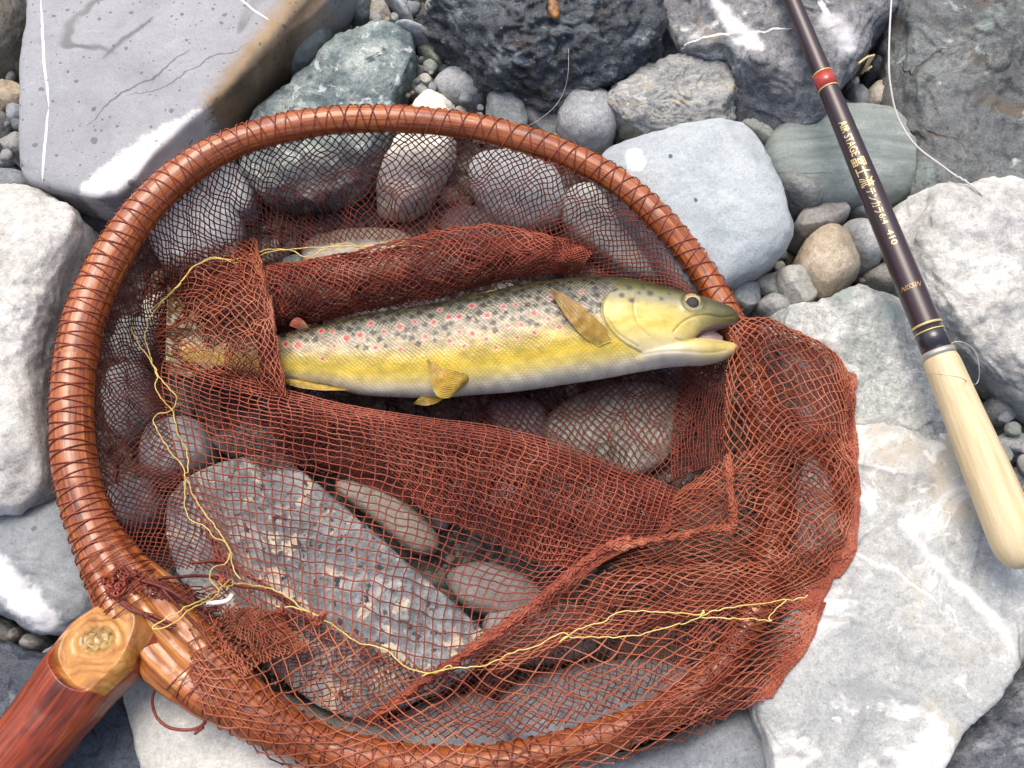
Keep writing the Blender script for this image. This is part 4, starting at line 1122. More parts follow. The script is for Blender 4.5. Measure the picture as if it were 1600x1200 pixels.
sheet('back_fold', [
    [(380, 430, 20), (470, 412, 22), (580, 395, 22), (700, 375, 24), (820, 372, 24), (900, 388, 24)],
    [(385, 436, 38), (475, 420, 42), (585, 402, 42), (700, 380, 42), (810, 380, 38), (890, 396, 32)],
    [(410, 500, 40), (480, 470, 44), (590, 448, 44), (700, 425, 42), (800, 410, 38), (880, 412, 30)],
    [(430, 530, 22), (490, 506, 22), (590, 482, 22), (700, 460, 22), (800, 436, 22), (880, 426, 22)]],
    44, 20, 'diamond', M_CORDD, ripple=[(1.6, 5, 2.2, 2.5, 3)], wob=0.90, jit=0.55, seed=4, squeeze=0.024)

# gathered over the tail
sheet('tail_cover', [
    [(228, 452, 22), (258, 412, 22), (298, 392, 24), (352, 378, 26), (398, 372, 26)],
    [(232, 482, 32), (272, 446, 42), (322, 422, 46), (372, 414, 50), (408, 410, 48)],
    [(240, 512, 36), (290, 482, 50), (340, 466, 56), (386, 462, 60), (420, 458, 58)],
    [(244, 536, 36), (296, 518, 50), (346, 508, 58), (394, 508, 61), (430, 506, 60)],
    [(252, 558, 34), (304, 556, 48), (356, 560, 56), (400, 566, 60), (436, 562, 60)],
    [(264, 580, 30), (320, 598, 40), (372, 612, 46), (414, 620, 50), (448, 618, 52)]],
    21, 18, 'diamond', M_CORD2, ripple=[(2.6, 1.2, 2.2, 0.5, 4), (1.2, 4, -1.5, 1.0, 3)], wob=1.4, jit=0.6, curl='u', seed=5, squeeze=0.04)
sheet('tail_cover', [
    [(240, 480, 22), (275, 432, 26), (325, 408, 32), (385, 395, 36)],
    [(250, 530, 30), (300, 490, 44), (350, 476, 52), (414, 470, 55)],
    [(262, 574, 28), (320, 578, 38), (370, 588, 46), (438, 600, 50)]],
    26, 20, 'diamond', M_CORDD, ripple=[(2.0, 3.0, 1.5, 1.5, 3)], wob=1.4, jit=0.7, curl='u', seed=6, squeeze=0.04)

# front drape, square-hung, over the speckled block
sheet('front_drape', [
    [(262, 552, 36), (340, 580, 46), (430, 604, 52), (540, 632, 54), (660, 652, 54), (780, 668, 52), (900, 700, 48), (1000, 740, 42), (1060, 765, 36)],
    [(252, 585, 46), (330, 612, 56), (430, 634, 60), (540, 656, 60), (660, 676, 60), (780, 698, 58), (890, 735, 52), (985, 780, 48), (1050, 800, 42)],
    [(262, 650, 42), (340, 670, 48), (430, 690, 50), (540, 712, 52), (660, 735, 52), (770, 765, 50), (870, 800, 48), (960, 835, 46), (1040, 832, 44)],
    [(285, 740, 38), (350, 750, 42), (430, 765, 42), (530, 785, 44), (640, 810, 44), (745, 840, 42), (840, 870, 42), (920, 875, 44), (1000, 850, 46)],
    [(320, 820, 40), (370, 840, 42), (440, 855, 42), (520, 870, 42), (620, 890, 42), (715, 915, 40), (800, 930, 40), (870, 920, 42), (940, 880, 46)],
    [(345, 905, 46), (395, 945, 45), (450, 972, 45), (520, 1002, 44), (605, 1035, 44), (690, 1050, 43), (765, 1020, 43), (830, 975, 45), (890, 920, 46)]],
    50, 33, 'square', M_CORD, ripple=[(1.0, 2, 1.5, 0.5, 2)], wob=0.55, jit=0.30, seed=7, squeeze=0.013, r=RC)
sheet('front_drape', [
    [(430, 606, 44), (560, 636, 46), (700, 660, 46), (840, 690, 42), (960, 730, 36), (1060, 770, 30)],
    [(420, 640, 42), (560, 670, 46), (700, 695, 46), (830, 730, 42), (940, 780, 38), (1040, 810, 34)],
    [(430, 690, 28), (560, 720, 32), (700, 755, 34), (820, 800, 34), (920, 850, 34), (1020, 850, 34)],
    [(480, 720, 20), (590, 765, 22), (710, 815, 24), (810, 860, 26), (900, 890, 28), (980, 870, 30)]],
    70, 22, 'diamond', M_CORDD, ripple=[(2.0, 4, 2, 0.5, 3)], wob=0.90, jit=0.50, seed=8, squeeze=0.024)
sheet('front_drape', [
    [(560, 650, 52), (700, 672, 53), (840, 700, 50), (960, 745, 44), (1065, 775, 36)],
    [(600, 720, 47), (730, 755, 47), (850, 790, 46), (960, 825, 44), (1070, 815, 42)],
    [(660, 800, 40), (760, 840, 40), (850, 880, 40), (930, 880, 42), (1000, 845, 46)]],
    50, 12, 'diamond', M_CORD, ripple=[(1.5, 3, 1.5, 2.5, 3)], wob=0.75, jit=0.44, seed=9, squeeze=0.018)

# pocket wall right of the stones under the head
sheet('pocket_mesh', [
    [(1150, 500, 50), (1145, 580, 48), (1140, 660, 48), (1138, 720, 50)],
    [(1120, 520, 34), (1110, 590, 30), (1100, 660, 30), (1100, 730, 34)],
    [(1070, 560, 18), (1060, 620, 14), (1050, 680, 14), (1050, 750, 24)]],
    22, 20, 'square', M_CORDD, wob=0.90, jit=0.50, seed=10, squeeze=0.024)

# right bulge out of the hoop
sheet('side_bulge', [
    [(1146, 486, 58), (1176, 488, 64), (1215, 496, 68), (1265, 520, 66), (1308, 550, 60), (1334, 582, 56)],
    [(1146, 530, 60), (1174, 530, 70), (1210, 540, 72), (1262, 565, 68), (1312, 595, 64), (1336, 630, 56)],
    [(1140, 590, 58), (1168, 588, 70), (1208, 595, 74), (1258, 615, 70), (1310, 640, 66), (1336, 690, 56)],
    [(1132, 650, 56), (1165, 648, 70), (1205, 650, 74), (1255, 660, 72), (1305, 680, 68), (1336, 740, 57)],
    [(1136, 710, 54), (1168, 704, 68), (1204, 700, 72), (1250, 700, 72), (1300, 720, 68), (1338, 790, 58)]],
    20, 17, 'diamond', M_CORD2, ripple=[(1.4, 1.5, 1.0, 0.5, 2)], wob=0.65, jit=0.33, over=True, dz=-6, curl='uv', seed=11, squeeze=0.012)
sheet('side_bulge', [
    [(1150, 490, 50), (1210, 505, 58), (1270, 530, 58), (1332, 580, 55)],
    [(1150, 560, 48), (1215, 575, 60), (1280, 600, 60), (1336, 650, 56)],
    [(1150, 640, 48), (1215, 645, 60), (1280, 660, 60), (1338, 740, 56)],
    [(1150, 710, 50), (1215, 705, 60), (1280, 710, 60), (1338, 820, 57)]],
    20, 26, 'diamond', M_CORDD, ripple=[(1.4, 2.5, 1.0, 1.5, 2)], wob=0.75, jit=0.39, over=True, dz=-6, curl='u', seed=12, squeeze=0.018)
sheet('side_bulge', [
    [(1060, 765, 40), (1100, 735, 50), (1140, 712, 60), (1190, 690, 72), (1245, 668, 74), (1295, 655, 70), (1330, 690, 58)],
    [(1040, 790, 44), (1090, 775, 54), (1140, 760, 66), (1195, 740, 76), (1250, 725, 77), (1305, 720, 72), (1338, 745, 58)],
    [(1010, 825, 46), (1080, 815, 54), (1140, 805, 64), (1200, 795, 74), (1260, 785, 76), (1312, 785, 70), (1340, 800, 58)],
    [(980, 860, 46), (1060, 855, 52), (1140, 850, 60), (1205, 848, 70), (1265, 845, 72), (1312, 845, 66), (1336, 850, 57)],
    [(940, 895, 46), (1030, 890, 50), (1130, 890, 58), (1200, 895, 66), (1260, 900, 66), (1298, 900, 60), (1318, 895, 56)]],
    26, 15, 'diamond', M_CORD2, ripple=[(2.2, 2.2, 1.6, 0.5, 3), (1.0, 5, -3, 0, 2)], wob=0.90, jit=0.50, over=True, dz=-6, curl='u', seed=13, squeeze=0.021)
sheet('side_bulge', [
    [(1060, 770, 36), (1140, 720, 52), (1240, 680, 66), (1330, 690, 57)],
    [(1030, 810, 40), (1140, 780, 56), (1250, 750, 68), (1338, 770, 57)],
    [(980, 860, 42), (1120, 850, 52), (1250, 840, 62), (1336, 850, 56)],
    [(930, 900, 42), (1080, 905, 50), (1220, 915, 58), (1310, 905, 55)]],
    30, 24, 'diamond', M_CORD, ripple=[(1.8, 3, 3, 1.5, 3)], wob=1.00, jit=0.55, over=True, dz=-6, curl='u', seed=14, squeeze=0.030)


# lower fold between the side bulge and the yellow line
sheet('lower_fold', [
    [(720, 1010, 46), (800, 965, 48), (900, 905, 50), (1010, 880, 54), (1120, 875, 60), (1220, 870, 64), (1310, 860, 57)],
    [(730, 1020, 50), (820, 980, 54), (920, 935, 58), (1030, 905, 62), (1130, 890, 68), (1220, 892, 68), (1305, 890, 58)],
    [(735, 1035, 48), (840, 1000, 52), (940, 965, 54), (1040, 940, 58), (1140, 925, 62), (1215, 922, 62), (1295, 915, 56)],
    [(745, 1052, 50), (860, 1015, 54), (960, 985, 56), (1060, 965, 60), (1150, 952, 62), (1210, 948, 60), (1278, 945, 55)]],
    34, 8, 'diamond', M_CORD2, ripple=[(1.0, 4, 1, 0.5, 2)], wob=0.70, jit=0.44, over=True, dz=-5, curl='u', seed=16, squeeze=0.018)
sheet('lower_fold', [
    [(740, 1000, 40), (880, 920, 42), (1040, 890, 46), (1180, 890, 54), (1300, 880, 55)],
    [(760, 1030, 40), (900, 965, 42), (1050, 930, 46), (1180, 915, 54), (1290, 915, 55)],
    [(780, 1055, 40), (920, 1000, 42), (1060, 970, 46), (1170, 950, 54), (1275, 945, 55)]],
    50, 13, 'diamond', M_CORD, ripple=[(1.2, 5, 2, 0.5, 3)], wob=0.90, jit=0.55, over=True, dz=-5, curl='u', seed=17, squeeze=0.024)

# skirt from the yellow line over the bottom of the hoop and out
SK0 = [(330, 930, 66), (380, 932, 58), (450, 948, 52), (520, 972, 51), (590, 1002, 51), (670, 1036, 53), (760, 1035, 54), (860, 1010, 54), (960, 985, 56), (1060, 968, 60), (1160, 952, 62), (1278, 945, 55)]
sheet('skirt_mesh', [SK0,
    [(300, 985, 80), (360, 1000, 72), (430, 1025, 66), (510, 1055, 62), (590, 1085, 60), (680, 1105, 60), (770, 1100, 60), (870, 1075, 62), (970, 1050, 66), (1065, 1025, 70), (1165, 1000, 68), (1268, 985, 55)],
    [(300, 1020, 90), (352, 1062, 86), (425, 1110, 82), (510, 1140, 80), (600, 1155, 78), (690, 1160, 76), (785, 1152, 75), (880, 1130, 75), (980, 1102, 76), (1075, 1070, 75), (1160, 1035, 70), (1255, 1015, 55)],
    [(298, 1050, 86), (345, 1095, 84), (420, 1150, 82), (510, 1185, 80), (605, 1205, 78), (700, 1212, 77), (795, 1200, 76), (892, 1175, 75), (992, 1140, 75), (1085, 1105, 72), (1150, 1080, 66), (1232, 1050, 55)],
    [(310, 1085, 74), (350, 1130, 70), (420, 1185, 66), (510, 1225, 64), (610, 1255, 62), (710, 1255, 60), (810, 1235, 56), (905, 1205, 52), (1000, 1178, 50), (1090, 1150, 50), (1140, 1125, 50), (1205, 1090, 54)]],
    32, 10, 'diamond', M_CORD2, ripple=[(1.0, 4, 1, 0.5, 2)], wob=0.75, jit=0.30, over=True, dz=-8, curl='u', seed=18, squeeze=0.009, r=RC * 1.08)
# the inner side of the skirt, hanging inside the bottom of the hoop
sheet('skirt_mesh', [
    [(345, 985, 66), (430, 1060, 64), (530, 1120, 62), (650, 1150, 60), (790, 1150, 58), (920, 1120, 58), (1030, 1075, 58), (1110, 1000, 58)],
    [(400, 960, 50), (480, 1020, 46), (570, 1070, 44), (670, 1100, 42), (790, 1095, 40), (900, 1060, 42), (1000, 1020, 46), (1090, 960, 50)],
    [(440, 950, 42), (520, 985, 40), (600, 1020, 38), (680, 1050, 36), (780, 1040, 36), (880, 1000, 38), (980, 970, 42), (1080, 930, 48)]],
    60, 9, 'diamond', M_CORDD, ripple=[(1.2, 7, 1, 0.5, 2)], wob=0.75, jit=0.44, r=RC*0.8, dz=-8, seed=19, squeeze=0.012)
sheet('skirt_mesh', [
    [(1080, 985, 62), (1150, 955, 63), (1210, 950, 60), (1282, 940, 55)],
    [(1050, 1050, 72), (1120, 1030, 72), (1190, 1010, 64), (1270, 990, 55)],
    [(1000, 1115, 74), (1080, 1090, 74), (1150, 1080, 64), (1240, 1040, 54)],
    [(960, 1160, 62), (1050, 1150, 58), (1130, 1120, 52), (1205, 1085, 54)]],
    16, 16, 'diamond', M_CORD, ripple=[(1.5, 3, 1, 0.5, 2)], wob=0.80, jit=0.44, over=True, dz=-8, curl='u', seed=20, squeeze=0.018)

# gathered clump at the fork
sheet('gathered_mesh', [
    [(175, 880, 88), (215, 895, 84), (255, 905, 80), (300, 915, 72), (350, 910, 56)],
    [(180, 905, 92), (222, 910, 92), (262, 920, 88), (305, 935, 76), (345, 945, 62)],
    [(190, 930, 90), (226, 928, 93), (270, 938, 90), (312, 965, 80), (352, 985, 68)]],
    16, 5, 'diamond', M_CORD, wob=1.10, jit=0.66, seed=21, squeeze=0.036, over=True, dz=-7, lift=0.8)
sheet('gathered_mesh', [
    [(322, 960, 86), (345, 945, 74), (375, 945, 62), (400, 950, 55), (440, 958, 50)],
    [(340, 1000, 84), (362, 990, 76), (385, 982, 66), (415, 982, 58), (455, 990, 52)],
    [(375, 1060, 84), (395, 1045, 78), (415, 1030, 70), (445, 1020, 62), (485, 1015, 54)]],
    18, 12, 'diamond', M_CORD2, wob=1.10, jit=0.61, seed=22, squeeze=0.030, over=True, dz=-7, lift=0.8)

# thick stitched seam
def cordobj(name, px, r, mat, n=120, fuzz=0.0, sides=8, parent=None, amp=0.0, rest=0.0, over=0.0):
    C = cat1(PP(px), n)
    if rest:
        C[:, 2] = np.maximum(C[:, 2], hat(C[:, 0], C[:, 1]) + rest * MM)
    if over:
        C[:, 2] = np.maximum(C[:, 2], hat2(C[:, 0], C[:, 1]) + over * MM)
    if amp:
        C += np.stack([noise3(C * 220), noise3(C * 220 + 7), noise3(C * 220 + 13)], 1) * amp * MM
    V, F = tube(C, r * MM, sides)
    if fuzz:
        k = len(C) * sides
        V[:k] += (V[:k] - np.repeat(C, sides, 0)) * (noise3(V[:k] * 900) * fuzz)[:, None]
    return nobj(name, V, F, mat, parent or bag)


def seam(px, mat, r):
    C = cat1(PP(px), 300); T_, A_, B_ = frames(C); t = np.linspace(0, 1, 300)
    L = []
    for k in range(11):
        ph = 6.28 * k / 11 + t * (26 if k % 2 else -22) + 2.5 * noise3(np.stack([t * 18, t * 0 + k, t * 0], 1))
        rr = r * MM * (0.62 + 0.75 * np.abs(noise3(np.stack([t * 30, t * 0 + k * 3.3, t * 0 + 5], 1))))
        L.append(C + rr[:, None] * (np.cos(ph)[:, None] * A_ + np.sin(ph)[:, None] * B_) + np.stack([noise3(C * 900 + k), noise3(C * 900 + k + 9), noise3(C * 900 + k + 4)], 1) * 0.5 * MM)
    V, F = strands(L, 0.5 * MM, 4)
    V2, F2 = tube(C, r * 0.7 * MM, 8, caps=False)
    o = nobj('seam', np.vstack([V, V2]), [F[0], F2[0] + len(V)], mat, bag); tag(o, kind='stuff')


seam([(575, 1130, 44), (640, 1080, 46), (700, 1040, 50), (760, 1000, 53), (830, 950, 56), (890, 898, 58), (940, 860, 60), (985, 842, 60)], M_CORD, 2.3)
seam([(940, 862, 58), (1000, 848, 62), (1060, 838, 68), (1110, 826, 72), (1142, 826, 74), (1146, 800, 76), (1140, 760, 75), (1138, 712, 66)], M_CORD2, 1.9)
for px in ([(170, 925, 94), (205, 952, 97), (240, 962, 96), (275, 978, 95)], [(172, 930, 95), (200, 945, 98), (238, 968, 97), (268, 982, 96)], [(215, 905, 94), (260, 920, 96), (300, 945, 92), (330, 955, 80)], [(248, 912, 95), (262, 930, 96), (290, 960, 93), (318, 990, 92), (330, 1010, 92)],
           [(250, 905, 90), (320, 900, 74), (370, 915, 60), (420, 925, 50), (480, 965, 46)], [(300, 880, 60), (350, 878, 52), (400, 905, 46), (460, 945, 46)]):
    cordobj('lashing_cord', [(a_, b_, c_ - 8) for a_, b_, c_ in px], 0.8, M_CORDD, 60, 0.3, 6, over=1.2)
# loose cord end hanging under the fork
cordobj('loose_cord', [(262, 1062, 84), (246, 1072, 74), (238, 1095, 68), (246, 1122, 66), (268, 1138, 68), (300, 1140, 70), (318, 1132, 72), (322, 1124, 74), (312, 1140, 70), (305, 1146, 70), (318, 1136, 72)], 0.75, M_CORDD, 90, 0.2, 6)
# knots
r_ = np.random.default_rng(3)
for (kx, ky, kz, R) in [(178, 905, 90, 2.6), (170, 920, 90, 2.4), (186, 922, 92, 2.6), (163, 908, 88, 2.2), (176, 932, 90, 2.2), (194, 908, 90, 2.4), (440, 955, 49, 2.2), (495, 970, 48, 2.8), (505, 962, 50, 2.0), (486, 962, 49, 2.2), (345, 905, 60, 2.2)]:
    C = P(kx, ky, kz); t = np.linspace(0, 1, 150)
    q = np.stack([t * 9, t * 0 + kx, t * 0 + ky], 1)
    K = C + np.stack([noise3(q), noise3(q + 7.7), noise3(q + 3.1) * 0.8], 1) * R * 1.8 * MM
    V, F = tube(K, 0.55 * MM, 5)
    nobj('knot', V, F, M_CORD, bag)

# yellow nylon line threaded through the mesh
s = NT('yellow_line'); n_ = s.noise(40, 2)
M_YEL = s.out(s.ramp(n_, [(0.35, (0.55, 0.36, 0.07)), (0.6, (0.66, 0.52, 0.16)), (0.8, (0.72, 0.62, 0.36))]), 0.35, Specular_IOR_Level=0.6)
YL = [
    [(640, 376, 40), (600, 380, 42), (570, 388, 46), (540, 380, 44), (500, 392, 46), (480, 402, 44), (450, 390, 44), (410, 392, 42), (370, 405, 44), (330, 405, 46), (300, 420, 46), (278, 446, 46), (255, 470, 42), (232, 500, 40), (228, 530, 40), (236, 560, 42), (246, 590, 50)],
    [(700, 396, 40), (650, 384, 42), (570, 384, 46), (520, 386, 46), (430, 392, 44), (375, 410, 44), (330, 402, 46), (290, 430, 46), (276, 450, 46), (240, 480, 40), (210, 490, 44), (208, 520, 46), (225, 550, 44), (242, 575, 46), (248, 590, 50)],
    [(246, 588, 50), (244, 610, 50), (258, 630, 48), (268, 642, 46), (275, 660, 46), (278, 680, 44), (290, 700, 42), (294, 735, 42), (290, 742, 44), (300, 770, 42), (312, 790, 44), (330, 815, 44), (345, 835, 46), (360, 860, 48), (362, 880, 50), (375, 905, 52)],
    [(246, 588, 50), (262, 605, 52), (274, 620, 52), (270, 640, 48), (240, 652, 46), (245, 670, 46), (262, 700, 44), (280, 722, 42), (290, 740, 44), (288, 770, 44), (290, 800, 44), (300, 815, 44), (318, 820, 44), (335, 840, 46), (350, 845, 47), (362, 865, 50)],
    [(360, 865, 52), (352, 880, 56), (330, 890, 64), (328, 905, 72), (340, 920, 74), (338, 930, 78), (300, 952, 92), (262, 978, 97), (242, 982, 97), (240, 976, 97), (260, 966, 97), (300, 945, 92), (335, 925, 76), (352, 912, 66), (362, 905, 60), (362, 915, 60), (348, 915, 64), (342, 908, 66)],
    [(362, 910, 60), (400, 915, 52), (440, 925, 48), (460, 940, 48), (478, 952, 48), (500, 964, 50), (530, 985, 48), (556, 1002, 48), (600, 1015, 48), (640, 1045, 52), (680, 1052, 54), (700, 1040, 60), (706, 1044, 60)],
    [(430, 948, 48), (470, 950, 49), (490, 962, 50)],
    [(660, 1056, 54), (700, 1046, 58), (760, 1038, 56), (800, 1020, 58), (840, 1010, 58), (866, 994, 60), (890, 992, 62), (876, 1004, 60), (900, 985, 62), (945, 970, 64), (960, 958, 66), (1000, 954, 68), (1060, 958, 70), (1096, 960, 70), (1098, 955, 70), (1092, 966, 70)],
    [(890, 994, 62), (930, 996, 62), (980, 994, 64), (1020, 985, 66), (1080, 970, 68), (1120, 954, 70), (1180, 944, 68), (1240, 936, 64), (1262, 932, 60)],
    [(1095, 966, 70), (1140, 966, 68), (1180, 968, 66), (1204, 970, 64), (1202, 966, 64), (1215, 950, 66), (1230, 938, 66)],
]
for ki, px in enumerate(YL):
    cordobj('yellow_line', px, 0.32, M_YEL, len(px) * 10, 0, 6, parent=net, amp=0.9, rest=1.2, over=0 if ki < 4 else 1.4)
s = NT('white_plastic'); M_WPL = s.out((0.75, 0.73, 0.7), 0.35)
cordobj('white_toggle', [(324, 942, 80), (335, 942, 81), (350, 940, 81), (358, 936, 81), (362, 930, 80)], 1.1, M_WPL, 30, 0, 8, parent=net)
# ================================================================== the trout
FZ = 41.0                                    # mid height of the body
trout = empty('brown_trout', tuple(P(760, 540, FZ)))
TO = np.array(trout.location)
tag(trout, 'brown trout with red and black spots lying on its side in the net, mouth open', 'fish')
PXM = float(np.linalg.norm(P(801, 540, FZ) - P(800, 540, FZ)))     # metres per photo pixel at the fish


def fishmap(X):
    """(along px, down px, height px) -> world"""
    lift = 13.5 * np.clip((X[:, 0] - 820) / 330, 0, 1.1) ** 1.5          # head propped up on the edge of the bag
    W_ = P(X[:, 0], 545 + (X[:, 1] - 545) * 0.965, FZ + lift)
    W_[:, 2] += X[:, 2] * PXM
    return W_


def smooth_interp(x, pts):
    p = np.array(pts, float)
    c = cat1(p, 600)
    return np.interp(x, c[:, 0], c[:, 1])


DOR = [(285, 512), (340, 516), (390, 524), (430, 524), (470, 515), (510, 506), (560, 493), (640, 480), (700, 469), (760, 457), (800, 447), (850, 438), (900, 433), (950, 432), (990, 436), (1030, 445), (1070, 456), (1100, 465), (1128, 475), (1145, 484), (1155, 497)]
VEN = [(285, 566), (340, 574), (390, 582), (430, 592), (480, 600), (520, 607), (560, 618), (620, 622), (680, 623), (740, 618), (800, 613), (850, 606), (900, 598), (950, 590), (1000, 580), (1040, 572), (1062, 556), (1080, 538), (1094, 522), (1112, 514), (1135, 510), (1149, 507), (1155, 500)]
WID = [(285, 9), (340, 14), (400, 20), (450, 26), (520, 33), (600, 41), (700, 48), (800, 53), (880, 55), (950, 54), (1000, 50), (1050, 42), (1090, 35), (1120, 29), (1142, 22), (1155, 9)]
JT = [(955, 545), (1010, 542), (1060, 536), (1092, 530), (1112, 531), (1135, 535), (1150, 538), (1155, 543)]
JB = [(955, 584), (1000, 579), (1040, 572), (1070, 570), (1100, 570), (1125, 565), (1143, 557), (1152, 550), (1155, 544)]
JW = [(955, 30), (1010, 36), (1060, 34), (1092, 29), (1120, 22), (1142, 15), (1155, 4)]


def loft(xs, top, bot, wid, zc=0.0, nphi=64, belly=0.0):
    y0 = smooth_interp(xs, top); y1 = smooth_interp(xs, bot); w_ = smooth_interp(xs, wid)
    ph = np.linspace(0, 2 * np.pi, nphi, endpoint=False)
    yc = (y0 + y1) / 2; h_ = np.maximum((y1 - y0) / 2, 0.6)
    cy = np.sign(np.cos(ph)) * np.abs(np.cos(ph)) ** 0.92; sz_ = np.sign(np.sin(ph)) * np.abs(np.sin(ph)) ** 0.88
    Y = yc[:, None] + h_[:, None] * cy[None]
    Z = zc + w_[:, None] * sz_[None]
    X = np.repeat(xs[:, None], nphi, 1)
    V = np.stack([X, Y, Z], 2).reshape(-1, 3)
    F = [grid_faces(len(xs), nphi, wrap_m=True)]
    k = np.arange(nphi); b = (len(xs) - 1) * nphi
    V = np.vstack([V, [[xs[0], yc[0], zc]], [[xs[-1], yc[-1], zc]]])
    F.append(np.stack([k, (k + 1) % nphi, np.full(nphi, len(V) - 2)], 1)[:, ::-1])
    F.append(np.stack([b + k, b + (k + 1) % nphi, np.full(nphi, len(V) - 1)], 1))
    return V, F


parts_ = [loft(np.linspace(285, 1154, 320), DOR, VEN, WID),
          loft(np.linspace(955, 1155, 120), JT, JB, JW),
          # inside of the mouth: far cheek and tongue
          loft(np.linspace(1020, 1132, 50), [(1020, 505), (1080, 503), (1110, 507), (1132, 520)], [(1020, 556), (1080, 548), (1110, 541), (1132, 534)], [(1020, 8), (1080, 9), (1110, 8), (1132, 3)], zc=-13)]
Vs, Fq, Ft, off = [], [], [], 0
for V, F in parts_:
    Vs.append(V); Fq.append(F[0] + off); Ft += [F[1] + off, F[2] + off]; off += len(V)
tm = mesh('trout_tmp', np.vstack(Vs), [np.vstack(Fq), np.vstack(Ft)])
to = obj('trout_tmp', tm)
rm = to.modifiers.new('r', 'REMESH'); rm.mode = 'VOXEL'; rm.voxel_size = 1.15
dg = bpy.context.evaluated_depsgraph_get()
em = bpy.data.meshes.new_from_object(to.evaluated_get(dg))
nV = len(em.vertices); co_ = np.zeros(nV * 3, dtype=np.float32); em.vertices.foreach_get('co', co_); FX = co_.reshape(-1, 3).astype(float)
lv = np.zeros(len(em.loops), dtype=np.int32); em.loops.foreach_get('vertex_index', lv)
lt = np.zeros(len(em.polygons), dtype=np.int32); em.polygons.foreach_get('loop_total', lt)
ls = np.zeros(len(em.polygons), dtype=np.int32); em.polygons.foreach_get('loop_start', ls)
FQ = lv[ls[lt == 4][:, None] + np.arange(4)]
FT = lv[ls[lt == 3][:, None] + np.arange(3)] if (lt == 3).any() else None
bpy.data.objects.remove(to)
# relax the voxel steps a little
ed = np.vstack([FQ[:, [0, 1]], FQ[:, [1, 2]], FQ[:, [2, 3]], FQ[:, [3, 0]]])
dgc = np.bincount(ed.ravel(), minlength=nV).astype(float)
for _ in range(4):
    acc = np.zeros((nV, 3))
    for c_ in range(3):
        acc[:, c_] = np.bincount(ed[:, 0], FX[ed[:, 1], c_], nV) + np.bincount(ed[:, 1], FX[ed[:, 0], c_], nV)
    FX = np.where(dgc[:, None] > 0, 0.45 * FX + 0.55 * acc / np.maximum(dgc, 1)[:, None], FX)

px, py, pz = FX[:, 0], FX[:, 1], FX[:, 2]
yd = smooth_interp(px, DOR); yv = smooth_interp(np.minimum(px, 1040), VEN)
yv = np.where(px > 1040, smooth_interp(px, JB), yv)
tt = np.clip((py - yd) / (yv - yd), 0, 1)             # 0 back .. 1 belly
up = pz > -2


def dline(poly):
    """distance (px) to a polyline"""
    c = cat1(np.array(poly, float), 60)
    d = np.full(nV, 1e9)
    sel = (px > c[:, 0].min() - 25) & (px < c[:, 0].max() + 25)
    if sel.any():
        q = np.stack([px[sel], py[sel]], 1)
        d[sel] = np.sqrt(((q[:, None] - c[None]) ** 2).sum(2)).min(1)
    return d


GILL = [(958, 466), (946, 474), (937, 490), (936, 508), (942, 524), (954, 540), (972, 553), (996, 563)]
PREO = [(996, 466), (988, 476), (984, 494), (986, 512), (994, 528), (1008, 540)]
MAXI = [(1140, 500), (1122, 503), (1096, 502), (1074, 508), (1058, 518), (1046, 532)]
MAX2 = [(1094, 524), (1080, 535), (1066, 542), (1050, 542)]
BRAN = [(944, 516), (956, 534), (972, 546), (992, 556)]
JAWL = [(1000, 566), (1030, 562), (1060, 560), (1100, 560), (1130, 554)]
dg_, dp_, dm_, dm2, db_, dj_ = map(dline, (GILL, PREO, MAXI, MAX2, BRAN, JAWL))
# gill cover stands proud of the body behind it
gx = np.interp(py, [430, 466, 474, 490, 508, 524, 540, 553, 563, 600], [975, 958, 946, 937, 936, 942, 954, 972, 996, 1040])
cover = 1 / (1 + np.exp(-(px - gx) / 1.6))
fade = np.clip((py - 455) / 14, 0, 1) * np.clip((575 - py) / 12, 0, 1)
dz = 2.2 * cover * fade * np.exp(-np.clip(px - gx, 0, None) / 55)
dz += -1.7 * np.exp(-(dg_ / 1.8) ** 2) - 0.6 * np.exp(-(dp_ / 1.8) ** 2) - 1.3 * np.exp(-(dm_ / 1.6) ** 2) - 1.2 * np.exp(-(dm2 / 1.8) ** 2) - 1.0 * np.exp(-(db_ / 1.6) ** 2) - 0.9 * np.exp(-(dj_ / 2.0) ** 2)
re = np.hypot(px - 1075, (py - 483))
dz += -2.5 * np.exp(-(re / 11) ** 2) + 1.8 * np.exp(-((re - 17) / 4) ** 2)
dz += noise3(np.stack([px / 30, py / 18, pz * 0], 1)) * 0.8
FX[:, 2] += np.where(up, dz, 0)
# scales
SC_ = 6.4
wx_ = noise3(np.stack([px / 26, py / 20, np.zeros(nV) + 1], 1)) * 3.2; wy_ = noise3(np.stack([px / 26, py / 20, np.zeros(nV) + 6], 1)) * 3.2
px0, py0 = px, py
px, py = px + wx_, py + wy_ + (px - 760) * 0.12
row = np.round(py / (SC_ * 0.5)); ox = (row % 2) * 0.5
cx_ = (np.round(px / SC_ - ox) + ox) * SC_; cy_ = row * SC_ * 0.5
def hexd(dx, dy): return np.maximum(np.abs(dx) * 0.9 + np.abs(dy) * 1.0, np.abs(dx))
sdst = np.abs(px - cx_) / (SC_ * 0.5) + np.abs(py - cy_) / (SC_ * 0.5)
px, py = px0, py0
bodym = 1 - cover
sid = (np.sin(cx_ * 12.9898 + cy_ * 78.233) * 43758.5453) % 1
FX[:, 2] += np.where(up, bodym * 0.55 * (1 - np.clip(sdst, 0, 1)), 0)

# ---- colour of the skin
def band(stops):
    p = [s_[0] for s_ in stops]
    return np.stack([np.interp(tt, p, [s_[1][k] for s_ in stops]) for k in range(3)], 1)


